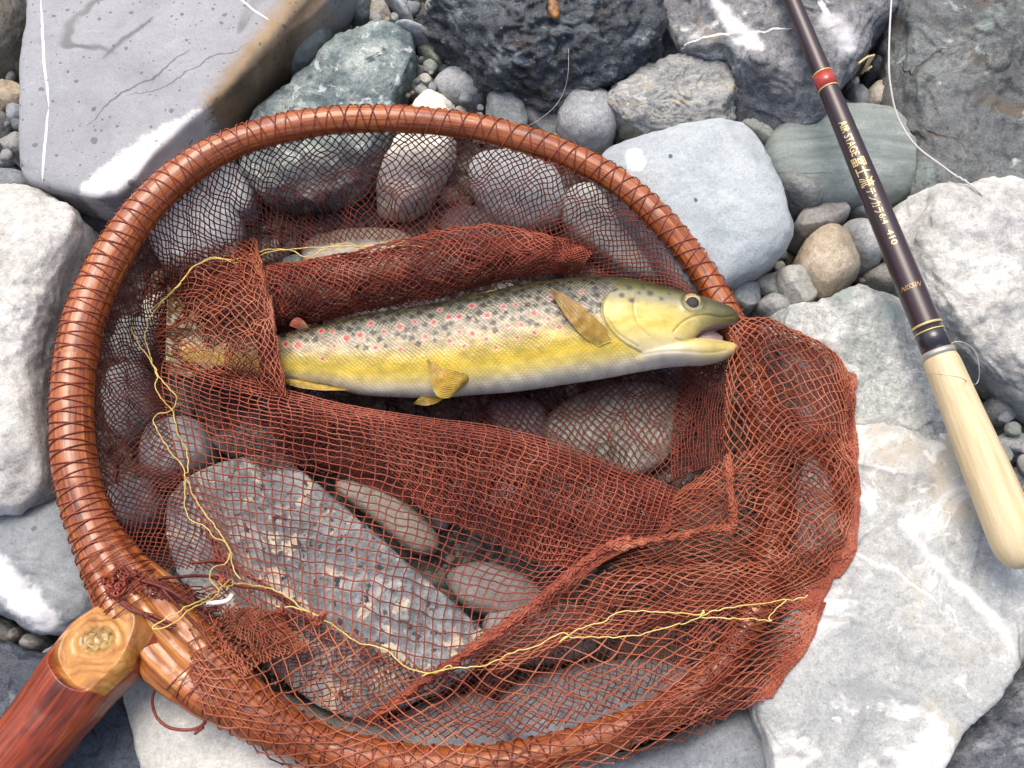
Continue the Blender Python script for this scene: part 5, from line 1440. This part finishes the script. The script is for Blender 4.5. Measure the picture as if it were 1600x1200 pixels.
nz = noise3(np.stack([px / 16, py / 10, np.zeros(nV)], 1))[:, None]
nz2 = noise3(np.stack([px / 60, py / 26, np.zeros(nV) + 4], 1))[:, None]
cb = band([(0, (0.03, 0.027, 0.008)), (0.07, (0.05, 0.045, 0.015)), (0.14, (0.10, 0.09, 0.045)), (0.24, (0.22, 0.20, 0.14)), (0.40, (0.33, 0.275, 0.185)), (0.54, (0.42, 0.33, 0.155)), (0.64, (0.53, 0.385, 0.06)), (0.78, (0.57, 0.41, 0.035)), (0.88, (0.60, 0.48, 0.15)), (0.95, (0.66, 0.6, 0.42)), (1, (0.66, 0.62, 0.5))])
tailw = np.clip((560 - px) / 130, 0, 1)[:, None]
cbt = band([(0, (0.045, 0.035, 0.012)), (0.08, (0.1, 0.075, 0.03)), (0.25, (0.26, 0.19, 0.095)), (0.5, (0.36, 0.28, 0.14)), (0.65, (0.5, 0.38, 0.085)), (0.85, (0.58, 0.44, 0.07)), (1, (0.6, 0.52, 0.26))])
col = cb * (1 - tailw) + cbt * tailw
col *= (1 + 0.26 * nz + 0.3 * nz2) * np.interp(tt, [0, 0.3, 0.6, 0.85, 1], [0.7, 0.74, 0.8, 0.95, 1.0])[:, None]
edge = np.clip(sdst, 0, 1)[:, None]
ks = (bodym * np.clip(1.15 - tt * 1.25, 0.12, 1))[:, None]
col *= 1 + ks * (0.6 * (1 - edge) - 0.7 * edge ** 2) + ks * (sid[:, None] - 0.5) * 0.6  # dark scale edges; sparkle of single scales put into the colour
ch = band([(0, (0.03, 0.03, 0.008)), (0.12, (0.05, 0.047, 0.013)), (0.20, (0.13, 0.12, 0.04)), (0.28, (0.3, 0.275, 0.16)), (0.40, (0.47, 0.37, 0.09)), (0.6, (0.52, 0.40, 0.065)), (0.74, (0.58, 0.48, 0.2)), (0.86, (0.58, 0.50, 0.30)), (0.95, (0.66, 0.61, 0.48)), (1, (0.68, 0.65, 0.56))])
sn = np.clip((px - 1050) / 60, 0, 1)[:, None]
chs = band([(0, (0.035, 0.035, 0.01)), (0.2, (0.065, 0.06, 0.017)), (0.34, (0.16, 0.145, 0.045)), (0.48, (0.42, 0.37, 0.16)), (0.6, (0.5, 0.44, 0.24)), (0.72, (0.42, 0.33, 0.11)), (0.85, (0.48, 0.37, 0.10)), (0.93, (0.52, 0.43, 0.19)), (1, (0.58, 0.52, 0.36))])
ch = (ch * (1 - sn) + chs * sn) * (1 + 0.13 * nz + 0.12 * nz2)
mot = noise3(np.stack([px / 7, py / 5, np.zeros(nV) + 9], 1))[:, None]; fin_ = noise3(np.stack([px / 2.2, py / 2.2, np.zeros(nV) + 2], 1))[:, None]
ch *= 1 + 0.16 * mot * np.clip(1.3 - tt * 1.3, 0.2, 1)[:, None] + 0.10 * fin_
grn = np.exp(-(((px - 1030) / 45) ** 2 + ((py - 476) / 9) ** 2))[:, None]
ch = ch * (1 - 0.5 * grn) + np.array([0.2, 0.2, 0.12]) * 0.5 * grn
col = col * (1 - cover)[:, None] + ch * cover[:, None]
for d, k in ((dg_, 0.35), (dp_, 0.18), (dm_, 0.35), (dm2, 0.3), (db_, 0.3)):
    col *= (1 - k * np.exp(-(d / 1.8) ** 2) * up)[:, None]
er = np.exp(-((np.hypot(px - 1075, py - 483) - 16.5) / 2.2) ** 2) * up
col *= (1 - 0.55 * er)[:, None]
lip = (np.exp(-(np.abs(py - smooth_interp(px, JT)) / 3.0) ** 2) * (px > 1088) * (px < 1152) * (py > 526))[:, None]
col = col * (1 - 0.75 * lip) + np.array([0.68, 0.63, 0.56]) * 0.75 * lip
# mouth lining
mouth = ((px > 1070) & (py > smooth_interp(px, VEN) - 2.0) & (py < smooth_interp(px, JT) + 1.0) & (pz < 16))[:, None]
col = np.where(mouth, np.array([0.26, 0.17, 0.165]), col)

r_ = np.random.default_rng(8)
def spot(x, y, r, c_, soft=1.2, halo=None, star=False):
    global col
    sel = np.where((np.abs(px - x) < r * 3) & (np.abs(py - y) < r * 3) & up)[0]
    if not len(sel): return
    d = np.hypot(px[sel] - x, (py[sel] - y) * 1.08)
    if star:
        an = np.arctan2(py[sel] - y, px[sel] - x)
        d = d * (1 + 0.17 * np.cos(4 * an + x) + 0.1 * np.cos(3 * an + y))
    d = d * (1 + 0.15 * noise3(np.stack([px[sel] / 4, py[sel] / 4, np.full(len(sel), x)], 1)))
    if halo is not None:
        f = (np.exp(-((d / (r * 1.75)) ** 4)) * 0.5)[:, None]
        col[sel] = col[sel] * (1 - f) + np.array(halo) * f
    f = (1 / (1 + np.exp((d - r) / (soft * 0.55))))[:, None] * 0.97
    col[sel] = col[sel] * (1 - f) + np.array(c_) * f


BLK = []
tries = 0
while len(BLK) < 215 and tries < 14000:
    tries += 1
    x = r_.uniform(446, 932); t = abs(r_.normal(0.06, 0.2))
    if t > 0.52 or (x < 560 and t > 0.34): continue
    y = smooth_interp(np.array([x]), DOR)[0] * (1 - t) + smooth_interp(np.array([x]), VEN)[0] * t
    if any((x - a) ** 2 + (y - b) ** 2 < 11.2 ** 2 for a, b in BLK): continue
    BLK.append((x, y))
REDS = [(437, 538, 3.6), (452, 546, 3.6), (472, 549, 5.2), (507, 526, 3.4), (547, 540, 4.6), (568, 536, 4), (584, 516, 3.4), (605, 531, 3), (629, 524, 4), (652, 516, 3), (681, 518, 3.4), (704, 510, 3.8), (720, 510, 3.8), (739, 491, 3.6), (762, 509, 3.6), (592, 557, 3.2), (630, 560, 2.6), (528, 552, 2.6), (705, 549, 3), (728, 557, 2.8), (740, 538, 3.4), (761, 547, 2.8), (720, 535, 2.6), (440, 571, 2.6), (510, 571, 2.4), (690, 496, 2.8), (787, 495, 3), (793, 527, 3), (833, 507, 3.4), (814, 526, 3), (834, 538, 2.8), (855, 517, 3), (871, 529, 3), (858, 481, 2.8), (668, 541, 3.2), (775, 560, 2.4), (808, 545, 2.4), (905, 472, 2.4), (524, 528, 2.6), (806, 492, 2.6)]
for x, y in BLK:
    if any((x - a) ** 2 + (y - b) ** 2 < 100 for a, b, _ in REDS): continue
    spot(x, y, r_.uniform(3.6, 5.3), (0.010, 0.008, 0.007), 1.0, star=True)
for x, y, rr in REDS:
    spot(x, y, rr * 1.05, (0.42, 0.008, 0.006) if x < 600 else (0.33, 0.012, 0.018), 0.8, halo=(0.5, 0.4, 0.34))
for x, y, rr in [(978, 463, 5), (966, 478, 4.6), (981, 486, 4.4), (1010, 472, 5), (1000, 462, 3), (955, 467, 5), (941, 463, 5), (1027, 481, 3.2), (925, 470, 4.5), (922, 491, 4), (888, 476, 5), (875, 468, 4.5), (860, 500, 3.5), (993, 473, 2.4), (1040, 470, 2.2), (1100, 476, 1.8), (1115, 482, 1.6), (1085, 466, 1.8), (1060, 460, 2)]:
    spot(x, y, rr, (0.045, 0.042, 0.045), 1.8)

# wet slime gloss, iridescent scales
s = NT('trout_skin')
cn = s.attr('skin').outputs['Color']
n1 = s.noise(1500, 2, 0.5)
sh_ = s.attr('sheen').outputs['Fac']
nb = s.bump(n1, 0.12, 0.0004)
M_SKIN = s.out(cn, s.ramp(s.noise(220, 4, 0.65), [(0.35, 0.2), (0.6, 0.5)]), nb, Metallic=s.math('MULTIPLY', sh_, 0.18), Specular_IOR_Level=0.4, Coat_Weight=0.2, Coat_Roughness=0.12, Subsurface_Weight=0.06, Subsurface_Scale=0.004)
sheen = bodym * np.interp(tt, [0, 0.1, 0.25, 0.5, 0.8, 1], [0.25, 0.55, 0.75, 0.5, 0.15, 0.0]) * (0.5 + 0.5 * sid) * (1 - np.clip(sdst, 0, 1) * 0.6)
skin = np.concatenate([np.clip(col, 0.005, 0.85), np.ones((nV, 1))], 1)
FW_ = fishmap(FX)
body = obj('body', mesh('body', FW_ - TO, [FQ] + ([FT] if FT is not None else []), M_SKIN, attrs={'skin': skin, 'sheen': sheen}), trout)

# ---- eye
def dome(cx, cy, z0, r, hgt, n=28, m=12, r0=0.0):
    t = np.linspace(r0, 1, m); a_ = np.linspace(0, 2 * np.pi, n, endpoint=False)
    X = np.stack([cx + r * t[:, None] * np.cos(a_)[None], cy + r * t[:, None] * np.sin(a_)[None] * 0.96, np.repeat((z0 + hgt * np.sqrt(np.maximum(0, 1 - t ** 2)))[:, None], n, 1)], 2).reshape(-1, 3)
    return fishmap(X), grid_faces(m, n, wrap_m=True)


sel = np.argsort(np.hypot(px - 1075, py - 483) + np.where(up, 0, 1e6))[:20]
ez = FX[sel, 2].mean() - 1.0
s = NT('iris'); n_ = s.noise(900, 3)
M_IRIS = s.out(s.ramp(n_, [(0.3, (0.14, 0.09, 0.03)), (0.5, (0.34, 0.25, 0.10)), (0.7, (0.52, 0.43, 0.25))]), 0.45, Metallic=0.2)
s = NT('pupil'); M_PUP = s.out((0.012, 0.012, 0.015), 0.55, Specular_IOR_Level=0.3)
V, F = dome(1075, 483, ez - 1, 16.0, 5.0)
eye = obj('eye', mesh('eye', V - TO, F, M_IRIS), trout)
V, F = dome(1075.5, 484, ez + 1.4, 11.2, 3.6)
obj('pupil', mesh('pupil', V - TO, F, M_PUP), eye)

# ---- fins
def fin_mat(name, c0, c1, c2):
    s = NT(name)
    uv = s.attr('fin').outputs['Vector']; sp = s.n('SeparateXYZ'); s.l(uv, sp.inputs[0])
    c = s.ramp(sp.outputs[0], [(0.0, c0), (0.5, c1), (1.0, c2)])
    rays = s.math('SINE', s.math('MULTIPLY', sp.outputs[1], 95.0))
    c = s.mix(s.step(rays, 0.1, 0.9), c, s.mix(1.0, c, 0.62, 'MULTIPLY'))
    c = s.mix(1.0, c, s.ramp(s.noise(260, 4), [(0.3, 0.7), (0.7, 1.2)]), 'MULTIPLY')
    return s.out(c, 0.3, s.bump(rays, 0.4, 0.0006), Subsurface_Weight=0.1, Subsurface_Scale=0.003, Coat_Weight=0.3)


M_FIN = fin_mat('amber_fin', (0.46, 0.30, 0.05), (0.36, 0.20, 0.018), (0.2, 0.11, 0.02))
M_FINY = fin_mat('yellow_fin', (0.52, 0.36, 0.06), (0.48, 0.29, 0.02), (0.40, 0.24, 0.025))
M_FINR = fin_mat('red_fin', (0.14, 0.09, 0.03), (0.34, 0.06, 0.02), (0.42, 0.07, 0.025))
M_FINT = fin_mat('tail_fin', (0.22, 0.16, 0.045), (0.15, 0.10, 0.022), (0.11, 0.055, 0.016))


def fin(name, e1, e2, mat, label=None, curl=3.0, n=40, m=36, thick=1.6):
    """e1,e2: the two edges (px,py,height px) from root to tip"""
    A_ = cat1(np.array(e1, float), n); B_ = cat1(np.array(e2, float), n)
    b = np.linspace(0, 1, m)
    S = A_[:, None] * (1 - b)[None, :, None] + B_[:, None] * b[None, :, None]
    a_ = np.linspace(0, 1, n)[:, None]
    S[..., 2] += curl * np.sin(np.pi * b)[None] * (0.3 + 0.7 * a_) + 0.45 * np.sin(b * 60)[None] * a_ + noise3(np.stack([S[..., 0].ravel() / 14, S[..., 1].ravel() / 14, np.zeros(n * m)], 1)).reshape(n, m) * 1.5
    top_ = fishmap(S.reshape(-1, 3)); S2 = S.copy(); S2[..., 2] -= thick * np.sin(np.pi * np.clip(b, 0.02, 0.98))[None] * (1.1 - a_) + 0.3
    bot_ = fishmap(S2.reshape(-1, 3))
    V = np.vstack([top_, bot_]); g_ = grid_faces(n, m)
    F = np.vstack([g_[:, ::-1], g_ + n * m])
    per = np.concatenate([np.arange(m), np.arange(1, n) * m + m - 1, (n - 1) * m + np.arange(m - 2, -1, -1), np.arange(n - 2, 0, -1) * m])
    nx = np.roll(per, -1)
    F = np.vstack([F, np.stack([per, nx, nx + n * m, per + n * m], 1)])
    uv = np.stack([np.repeat(a_, m, 1), np.repeat(b[None], n, 0), np.zeros((n, m))], 2).reshape(-1, 3)
    o = obj(name, mesh(name, V - TO, F, mat, attrs={'fin': np.vstack([uv, uv])}), trout)
    if label: o['label'] = label
    return o


fin('pectoral_fin', [(950, 551, 50), (938, 530, 60), (915, 510, 66), (888, 488, 66), (856, 469, 62)], [(932, 558, 48), (908, 546, 58), (888, 526, 64), (870, 500, 66), (856, 471, 62)], M_FIN, 'amber pectoral fin folded back against the flank', curl=4)
fin('pelvic_fin', [(722, 616, 22), (708, 632, 34), (696, 637, 40), (684, 632, 44), (676, 606, 46), (671, 578, 44)], [(736, 606, 28), (732, 600, 38), (718, 597, 44), (702, 594, 48), (686, 588, 48), (672, 577, 44)], M_FINY, 'yellow pelvic fin standing out below the belly', curl=3)
fin('pelvic_fin', [(700, 616, -8), (685, 630, -4), (668, 636, -2), (646, 634, -2)], [(690, 612, 0), (672, 616, 4), (660, 622, 4), (646, 633, 0)], M_FINY, 'far side pelvic fin mostly hidden under the belly', curl=1)
fin('anal_fin', [(552, 614, 6), (530, 616, 12), (500, 616, 14), (470, 612, 14), (444, 604, 12)], [(470, 598, 6), (464, 598, 12), (456, 598, 14), (450, 598, 14), (442, 599, 12)], M_FINY, curl=1)
fin('adipose_fin', [(484, 512, 4), (476, 502, 6), (466, 496, 8), (456, 504, 8)], [(470, 517, 4), (464, 514, 6), (458, 512, 8), (454, 510, 8)], M_FINR, 'small red tipped adipose fin', curl=1)
fin('tail_fin', [(335, 514, 2), (305, 490, 3), (280, 462, 2), (262, 440, 0)], [(335, 574, 2), (305, 590, 3), (280, 588, 2), (258, 584, 0)], M_FINT, curl=2, m=60)
fin('dorsal_fin', [(800, 447, -4), (770, 446, -10), (735, 452, -16), (700, 462, -18)], [(690, 472, -4), (685, 470, -10), (680, 469, -14), (676, 470, -16)], M_FINT, curl=1)
# thin leader running from the mouth
s = NT('clear_line'); M_LINE = s.out((0.55, 0.52, 0.5), 0.25)
# ================================================================== fishing rod
rod = empty('fishing_rod', tuple(P(1420, 450, 70)))
RO = np.array(rod.location)
tag(rod, 'dark plum fishing rod with red band, gold lettering and pale wooden grip', 'fishing rod')
RA, RB = P(1237, 0, 74), P(1597, 868, 80)
RD = (RB - RA); RLEN = np.linalg.norm(RD); RD /= RLEN
toc = CAM - (RA + RB) / 2
RU = toc - RD * (toc @ RD); RU /= np.linalg.norm(RU)
RS = np.cross(RD, RU)
if RS[0] < 0: RS = -RS


def rod_t(px_, py_):
    """position along the rod of the picture point"""
    t = np.linspace(-0.4, 1.5, 3801)[:, None]
    d = RA + RD * RLEN * t - CAM
    Y = 600 - (d @ _up) / (d @ _fw) / _t * 800
    return float(t[np.argmin(np.abs(Y - py_)), 0] * RLEN)


def rob(name, V, F, mat, parent=None, attrs=None):
    return obj(name, mesh(name, V - RO, F, mat, attrs=attrs), parent or rod)


def lathe(prof, sides=96):
    """prof: (distance along rod m, radius m)"""
    p = np.array(prof, float); a_ = np.linspace(0, 2 * np.pi, sides, endpoint=False)
    V = RA + p[:, 0][:, None, None] * RD + p[:, 1][:, None, None] * (np.cos(a_)[None, :, None] * RU + np.sin(a_)[None, :, None] * RS)
    return V.reshape(-1, 3), grid_faces(len(p), sides, wrap_m=True)


def brad(t):          # blank radius at distance t
    return (4.7 + 2.6 * np.clip((t - T0) / (T1 - T0), -0.4, 1.1)) * MM


T0, T1 = 0.0, rod_t(1455, 520)
TG = rod_t(1466, 552)          # where the grip starts
s = NT('plum_lacquer')
n_ = s.noise(2600, 2, 0.5); nl = s.noise(20, 3)
c = s.ramp(n_, [(0.35, (0.016, 0.007, 0.010)), (0.6, (0.036, 0.016, 0.021)), (0.78, (0.085, 0.045, 0.055))])
M_PLUM = s.out(c, 0.42, Coat_Weight=0.6, Coat_Roughness=0.3, Metallic=0.2)
s = NT('red_band'); M_RED = s.out(s.mix(s.noise(300), (0.33, 0.03, 0.022), (0.42, 0.05, 0.035)), 0.3, Coat_Weight=0.6)
s = NT('gold'); M_GOLD = s.out(s.mix(s.noise(500), (0.62, 0.42, 0.14), (0.78, 0.6, 0.28)), 0.35, Metallic=0.35, Specular_IOR_Level=0.6)
s = NT('black_winding'); M_WIND = s.out((0.018, 0.016, 0.022), 0.35, s.bump(s.noise(900), 0.2, 0.0003), Coat_Weight=0.6)
s = NT('silver'); M_SILV = s.out((0.5, 0.47, 0.4), 0.4, Metallic=0.6)
s = NT('pale_wood_grip')
uv = s.attr('gr').outputs['Vector']
mp = s.n('Mapping'); s.l(uv, mp.inputs['Vector']); mp.inputs['Scale'].default_value = (12, 16, 1)
n1 = s.noise(2.0, 6, 0.6, mp.outputs[0], 0.4)
c = s.ramp(n1, [(0.3, (0.52, 0.40, 0.22)), (0.55, (0.64, 0.52, 0.32)), (0.75, (0.70, 0.60, 0.40))])
mp2 = s.n('Mapping'); s.l(uv, mp2.inputs['Vector']); mp2.inputs['Scale'].default_value = (60, 90, 1)
n2 = s.noise(2.0, 4, 0.6, mp2.outputs[0])
c = s.mix(1.0, c, s.ramp(n2, [(0.3, 0.88), (0.7, 1.06)]), 'MULTIPLY')
M_GRIP = s.out(c, 0.5, s.bump(n2, 0.15, 0.0008), Specular_IOR_Level=0.35)

ts = np.linspace(-0.22, TG + 0.002, 80)
V, F = lathe(np.stack([ts, brad(ts)], 1)); rob('blank', V, F, M_PLUM)
b0, b1 = rod_t(1288, 117), rod_t(1298, 139)
def ring(name, t0, t1, dr, mat):
    V, F = lathe([(t0, brad(t0)), (t0, brad(t0) + dr), (t1, brad(t1) + dr), (t1, brad(t1))]); return rob(name, V, F, mat)
ring('red_band', b0, b1, 0.25 * MM, M_RED)
ring('gold_ring', b0 - 0.0007, b0, 0.35 * MM, M_GOLD); ring('gold_ring', b1, b1 + 0.0007, 0.35 * MM, M_GOLD)
g0 = rod_t(1450, 508)
ring('gold_ring', g0, g0 + 0.0012, 0.35 * MM, M_GOLD)
ring('winding', g0 + 0.0012, TG - 0.001, 0.2 * MM, M_WIND)
g1 = rod_t(1455, 519); ring('gold_ring', g1, g1 + 0.0006, 0.4 * MM, M_GOLD)
ring('ferrule', TG - 0.001, TG + 0.002, 0.9 * MM, M_SILV)
# grip
GL = rod_t(1605, 884) - TG
gt = np.concatenate([np.linspace(0, 0.006, 10), np.linspace(0.008, GL - 0.016, 40), GL - 0.015 * (1 - np.sin(np.linspace(0, np.pi / 2, 14)))])
gr = np.interp(gt, [0, 0.001, 0.003, 0.006, 0.03, 0.06, 0.09, 0.13], [7.2, 8.0, 8.6, 8.9, 9.6, 10.9, 11.6, 11.8]) * MM
gr[-14:] *= np.sqrt(np.clip(1 - np.sin(np.linspace(0, np.pi / 2, 14)) ** 2, 0.0004, 1)) ** 0.7
pr_ = np.stack([TG + 0.001 + gt, gr], 1); pr_ = np.vstack([[TG + 0.001, 5 * MM], pr_])
V, F = lathe(pr_, 48)
a_ = np.linspace(0, 2 * np.pi, 48, endpoint=False)
gu = np.stack([np.repeat(pr_[:, 0], 48), np.tile(a_ / 6.28, len(pr_)) * 0.09 * 6, np.zeros(len(pr_) * 48)], 1)
rob('grip', V, F, M_GRIP, attrs={'gr': gu})


def rodtext(body, t_start, t_end, hgt, lift=0.09, off=0.0, bold=0.0, across=False, mat=None, skew=0.0):
    cu = bpy.data.curves.new('lettering', 'FONT'); cu.body = body; cu.size = 1.0; cu.offset = bold; cu.resolution_u = 3
    o = bpy.data.objects.new('lettering', cu); COL.objects.link(o)
    dg = bpy.context.evaluated_depsgraph_get()
    me = bpy.data.meshes.new_from_object(o.evaluated_get(dg)); bpy.data.objects.remove(o)
    bm = bmesh.new(); bm.from_mesh(me)
    bmesh.ops.triangulate(bm, faces=bm.faces)
    for _ in range(3):
        bmesh.ops.subdivide_edges(bm, edges=[e_ for e_ in bm.edges if e_.calc_length() > 0.12], cuts=1)
        bmesh.ops.triangulate(bm, faces=bm.faces)
    bm.to_mesh(me); bm.free()
    n_ = len(me.vertices); c_ = np.zeros(n_ * 3, dtype=np.float32); me.vertices.foreach_get('co', c_); c_ = c_.reshape(-1, 3).astype(float)
    lo, hi = c_.min(0), c_.max(0)
    x = (c_[:, 0] - lo[0]) / (hi[0] - lo[0]); y = (c_[:, 1] - lo[1]) / (hi[1] - lo[1]) - 0.5
    x = x + skew * y
    if across:
        t = (t_start + t_end) / 2 - y * hgt; sw = (x - 0.5) * (t_end - t_start) + off
    else:
        t = t_start + x * (t_end - t_start); sw = y * hgt + off
    r0 = brad(t) + lift * MM; th = sw / r0
    W_ = RA + t[:, None] * RD + r0[:, None] * (np.cos(th)[:, None] * RU + np.sin(th)[:, None] * RS)
    me.vertices.foreach_set('co', (W_ - RO).astype(np.float32).ravel()); me.update()
    me.materials.clear(); me.materials.append(mat or M_GOLD)
    return obj('lettering', me, rod)


rodtext('AIR STAGE', rod_t(1318, 196), rod_t(1342, 249), 4.2 * MM)
rodtext('冨士流', rod_t(1346, 252), rod_t(1362, 297), 7.8 * MM, bold=0.006, skew=0.06)
rodtext('テンカラ', rod_t(1364, 301), rod_t(1376, 338), 4.6 * MM)
rodtext('6:4', rod_t(1379, 341), rod_t(1386, 356), 3.2 * MM, off=0.6 * MM)
rodtext('410', rod_t(1390, 366), rod_t(1397, 388), 3.2 * MM, off=1.0 * MM)
s = NT('dull_gold'); M_DG = s.out((0.5, 0.3, 0.14), 0.4, Metallic=0.3)
tn = rod_t(1425, 452)
rodtext('NISSIN', tn - 0.0052, tn + 0.0052, 2.6 * MM, across=True, off=0.4 * MM, mat=M_DG, skew=0.15)

# ------------------------------------------------------------------ fishing line, twig, dry scrap
s = NT('line_white'); M_LW = s.out((0.5, 0.48, 0.46), 0.35)
def line(name, label, pts, r, cat='fishing line', rest=0.8, mat=None, n=160):
    C = cat1(PP(pts), n); h_ = hat(C[:, 0], C[:, 1]) + rest * MM
    k = np.ones(9) / 9; hp_ = np.pad(h_, 4, mode='edge'); h_ = np.convolve(np.array([hp_[i:i + 9].max() for i in range(len(h_))]), k, 'same') if False else np.array([hp_[i:i + 9].max() for i in range(len(h_))])
    C[:, 2] = np.maximum(C[:, 2], h_)
    V, F = tube(C, r * MM, 6); org = C[0]
    return tag(obj(name, mesh(name, V - org, F, mat or M_LW), loc=org), label, cat)


line('fishing_line', 'thick pale fishing line curving down over the boulder at top right', [(1396, -40, 64), (1391, 30, 64), (1389, 90, 64), (1391, 130, 62), (1402, 180, 58), (1430, 226, 58), (1480, 265, 60), (1534, 306, 62)], 0.6)
line('fishing_line', 'hair thin line trailing from the black boulder down to the hoop', [(888, 78, 60), (888, 110, 58), (882, 140, 50), (868, 165, 46), (845, 185, 50), (820, 200, 62)], 0.13)
ln = line('fishing_line', 'thin coil of leader looped round the front of the rod grip', [(1425, 578, 62), (1450, 572, 70), (1490, 535, 84), (1520, 545, 78), (1530, 575, 72), (1525, 600, 68), (1500, 590, 96), (1470, 585, 98), (1440, 582, 66), (1425, 579, 60)], 0.22)
line('twig', 'thin straw coloured twig among the pebbles beside the rod', [(1322, 134, 34), (1336, 122, 36), (1350, 112, 38), (1362, 104, 38)], 0.7, cat='twig', mat=M_GRIP)
# dry orange bud scale on the black boulder
s = NT('dry_bud'); M_BUD = s.out(s.ramp(s.noise(300), [(0.35, (0.12, 0.05, 0.015)), (0.6, (0.4, 0.17, 0.04))]), 0.5)
xy = PP(oval(865, 20, 8, 17, -12), 66)[:, :2]
zz_ = float(hat(xy[:, 0].mean(), xy[:, 1].mean())) / MM
V, F, org = rock_mesh('dry_bud', xy, zz_ + 4, zz_ - 1, e=0.8, disp=0.5, freq=150, seed=90, nth=28, nr=12)
tag(obj('dry_bud', mesh('dry_bud', V, F, M_BUD), loc=org), 'small dry orange brown bud lying on the black boulder', 'bud')
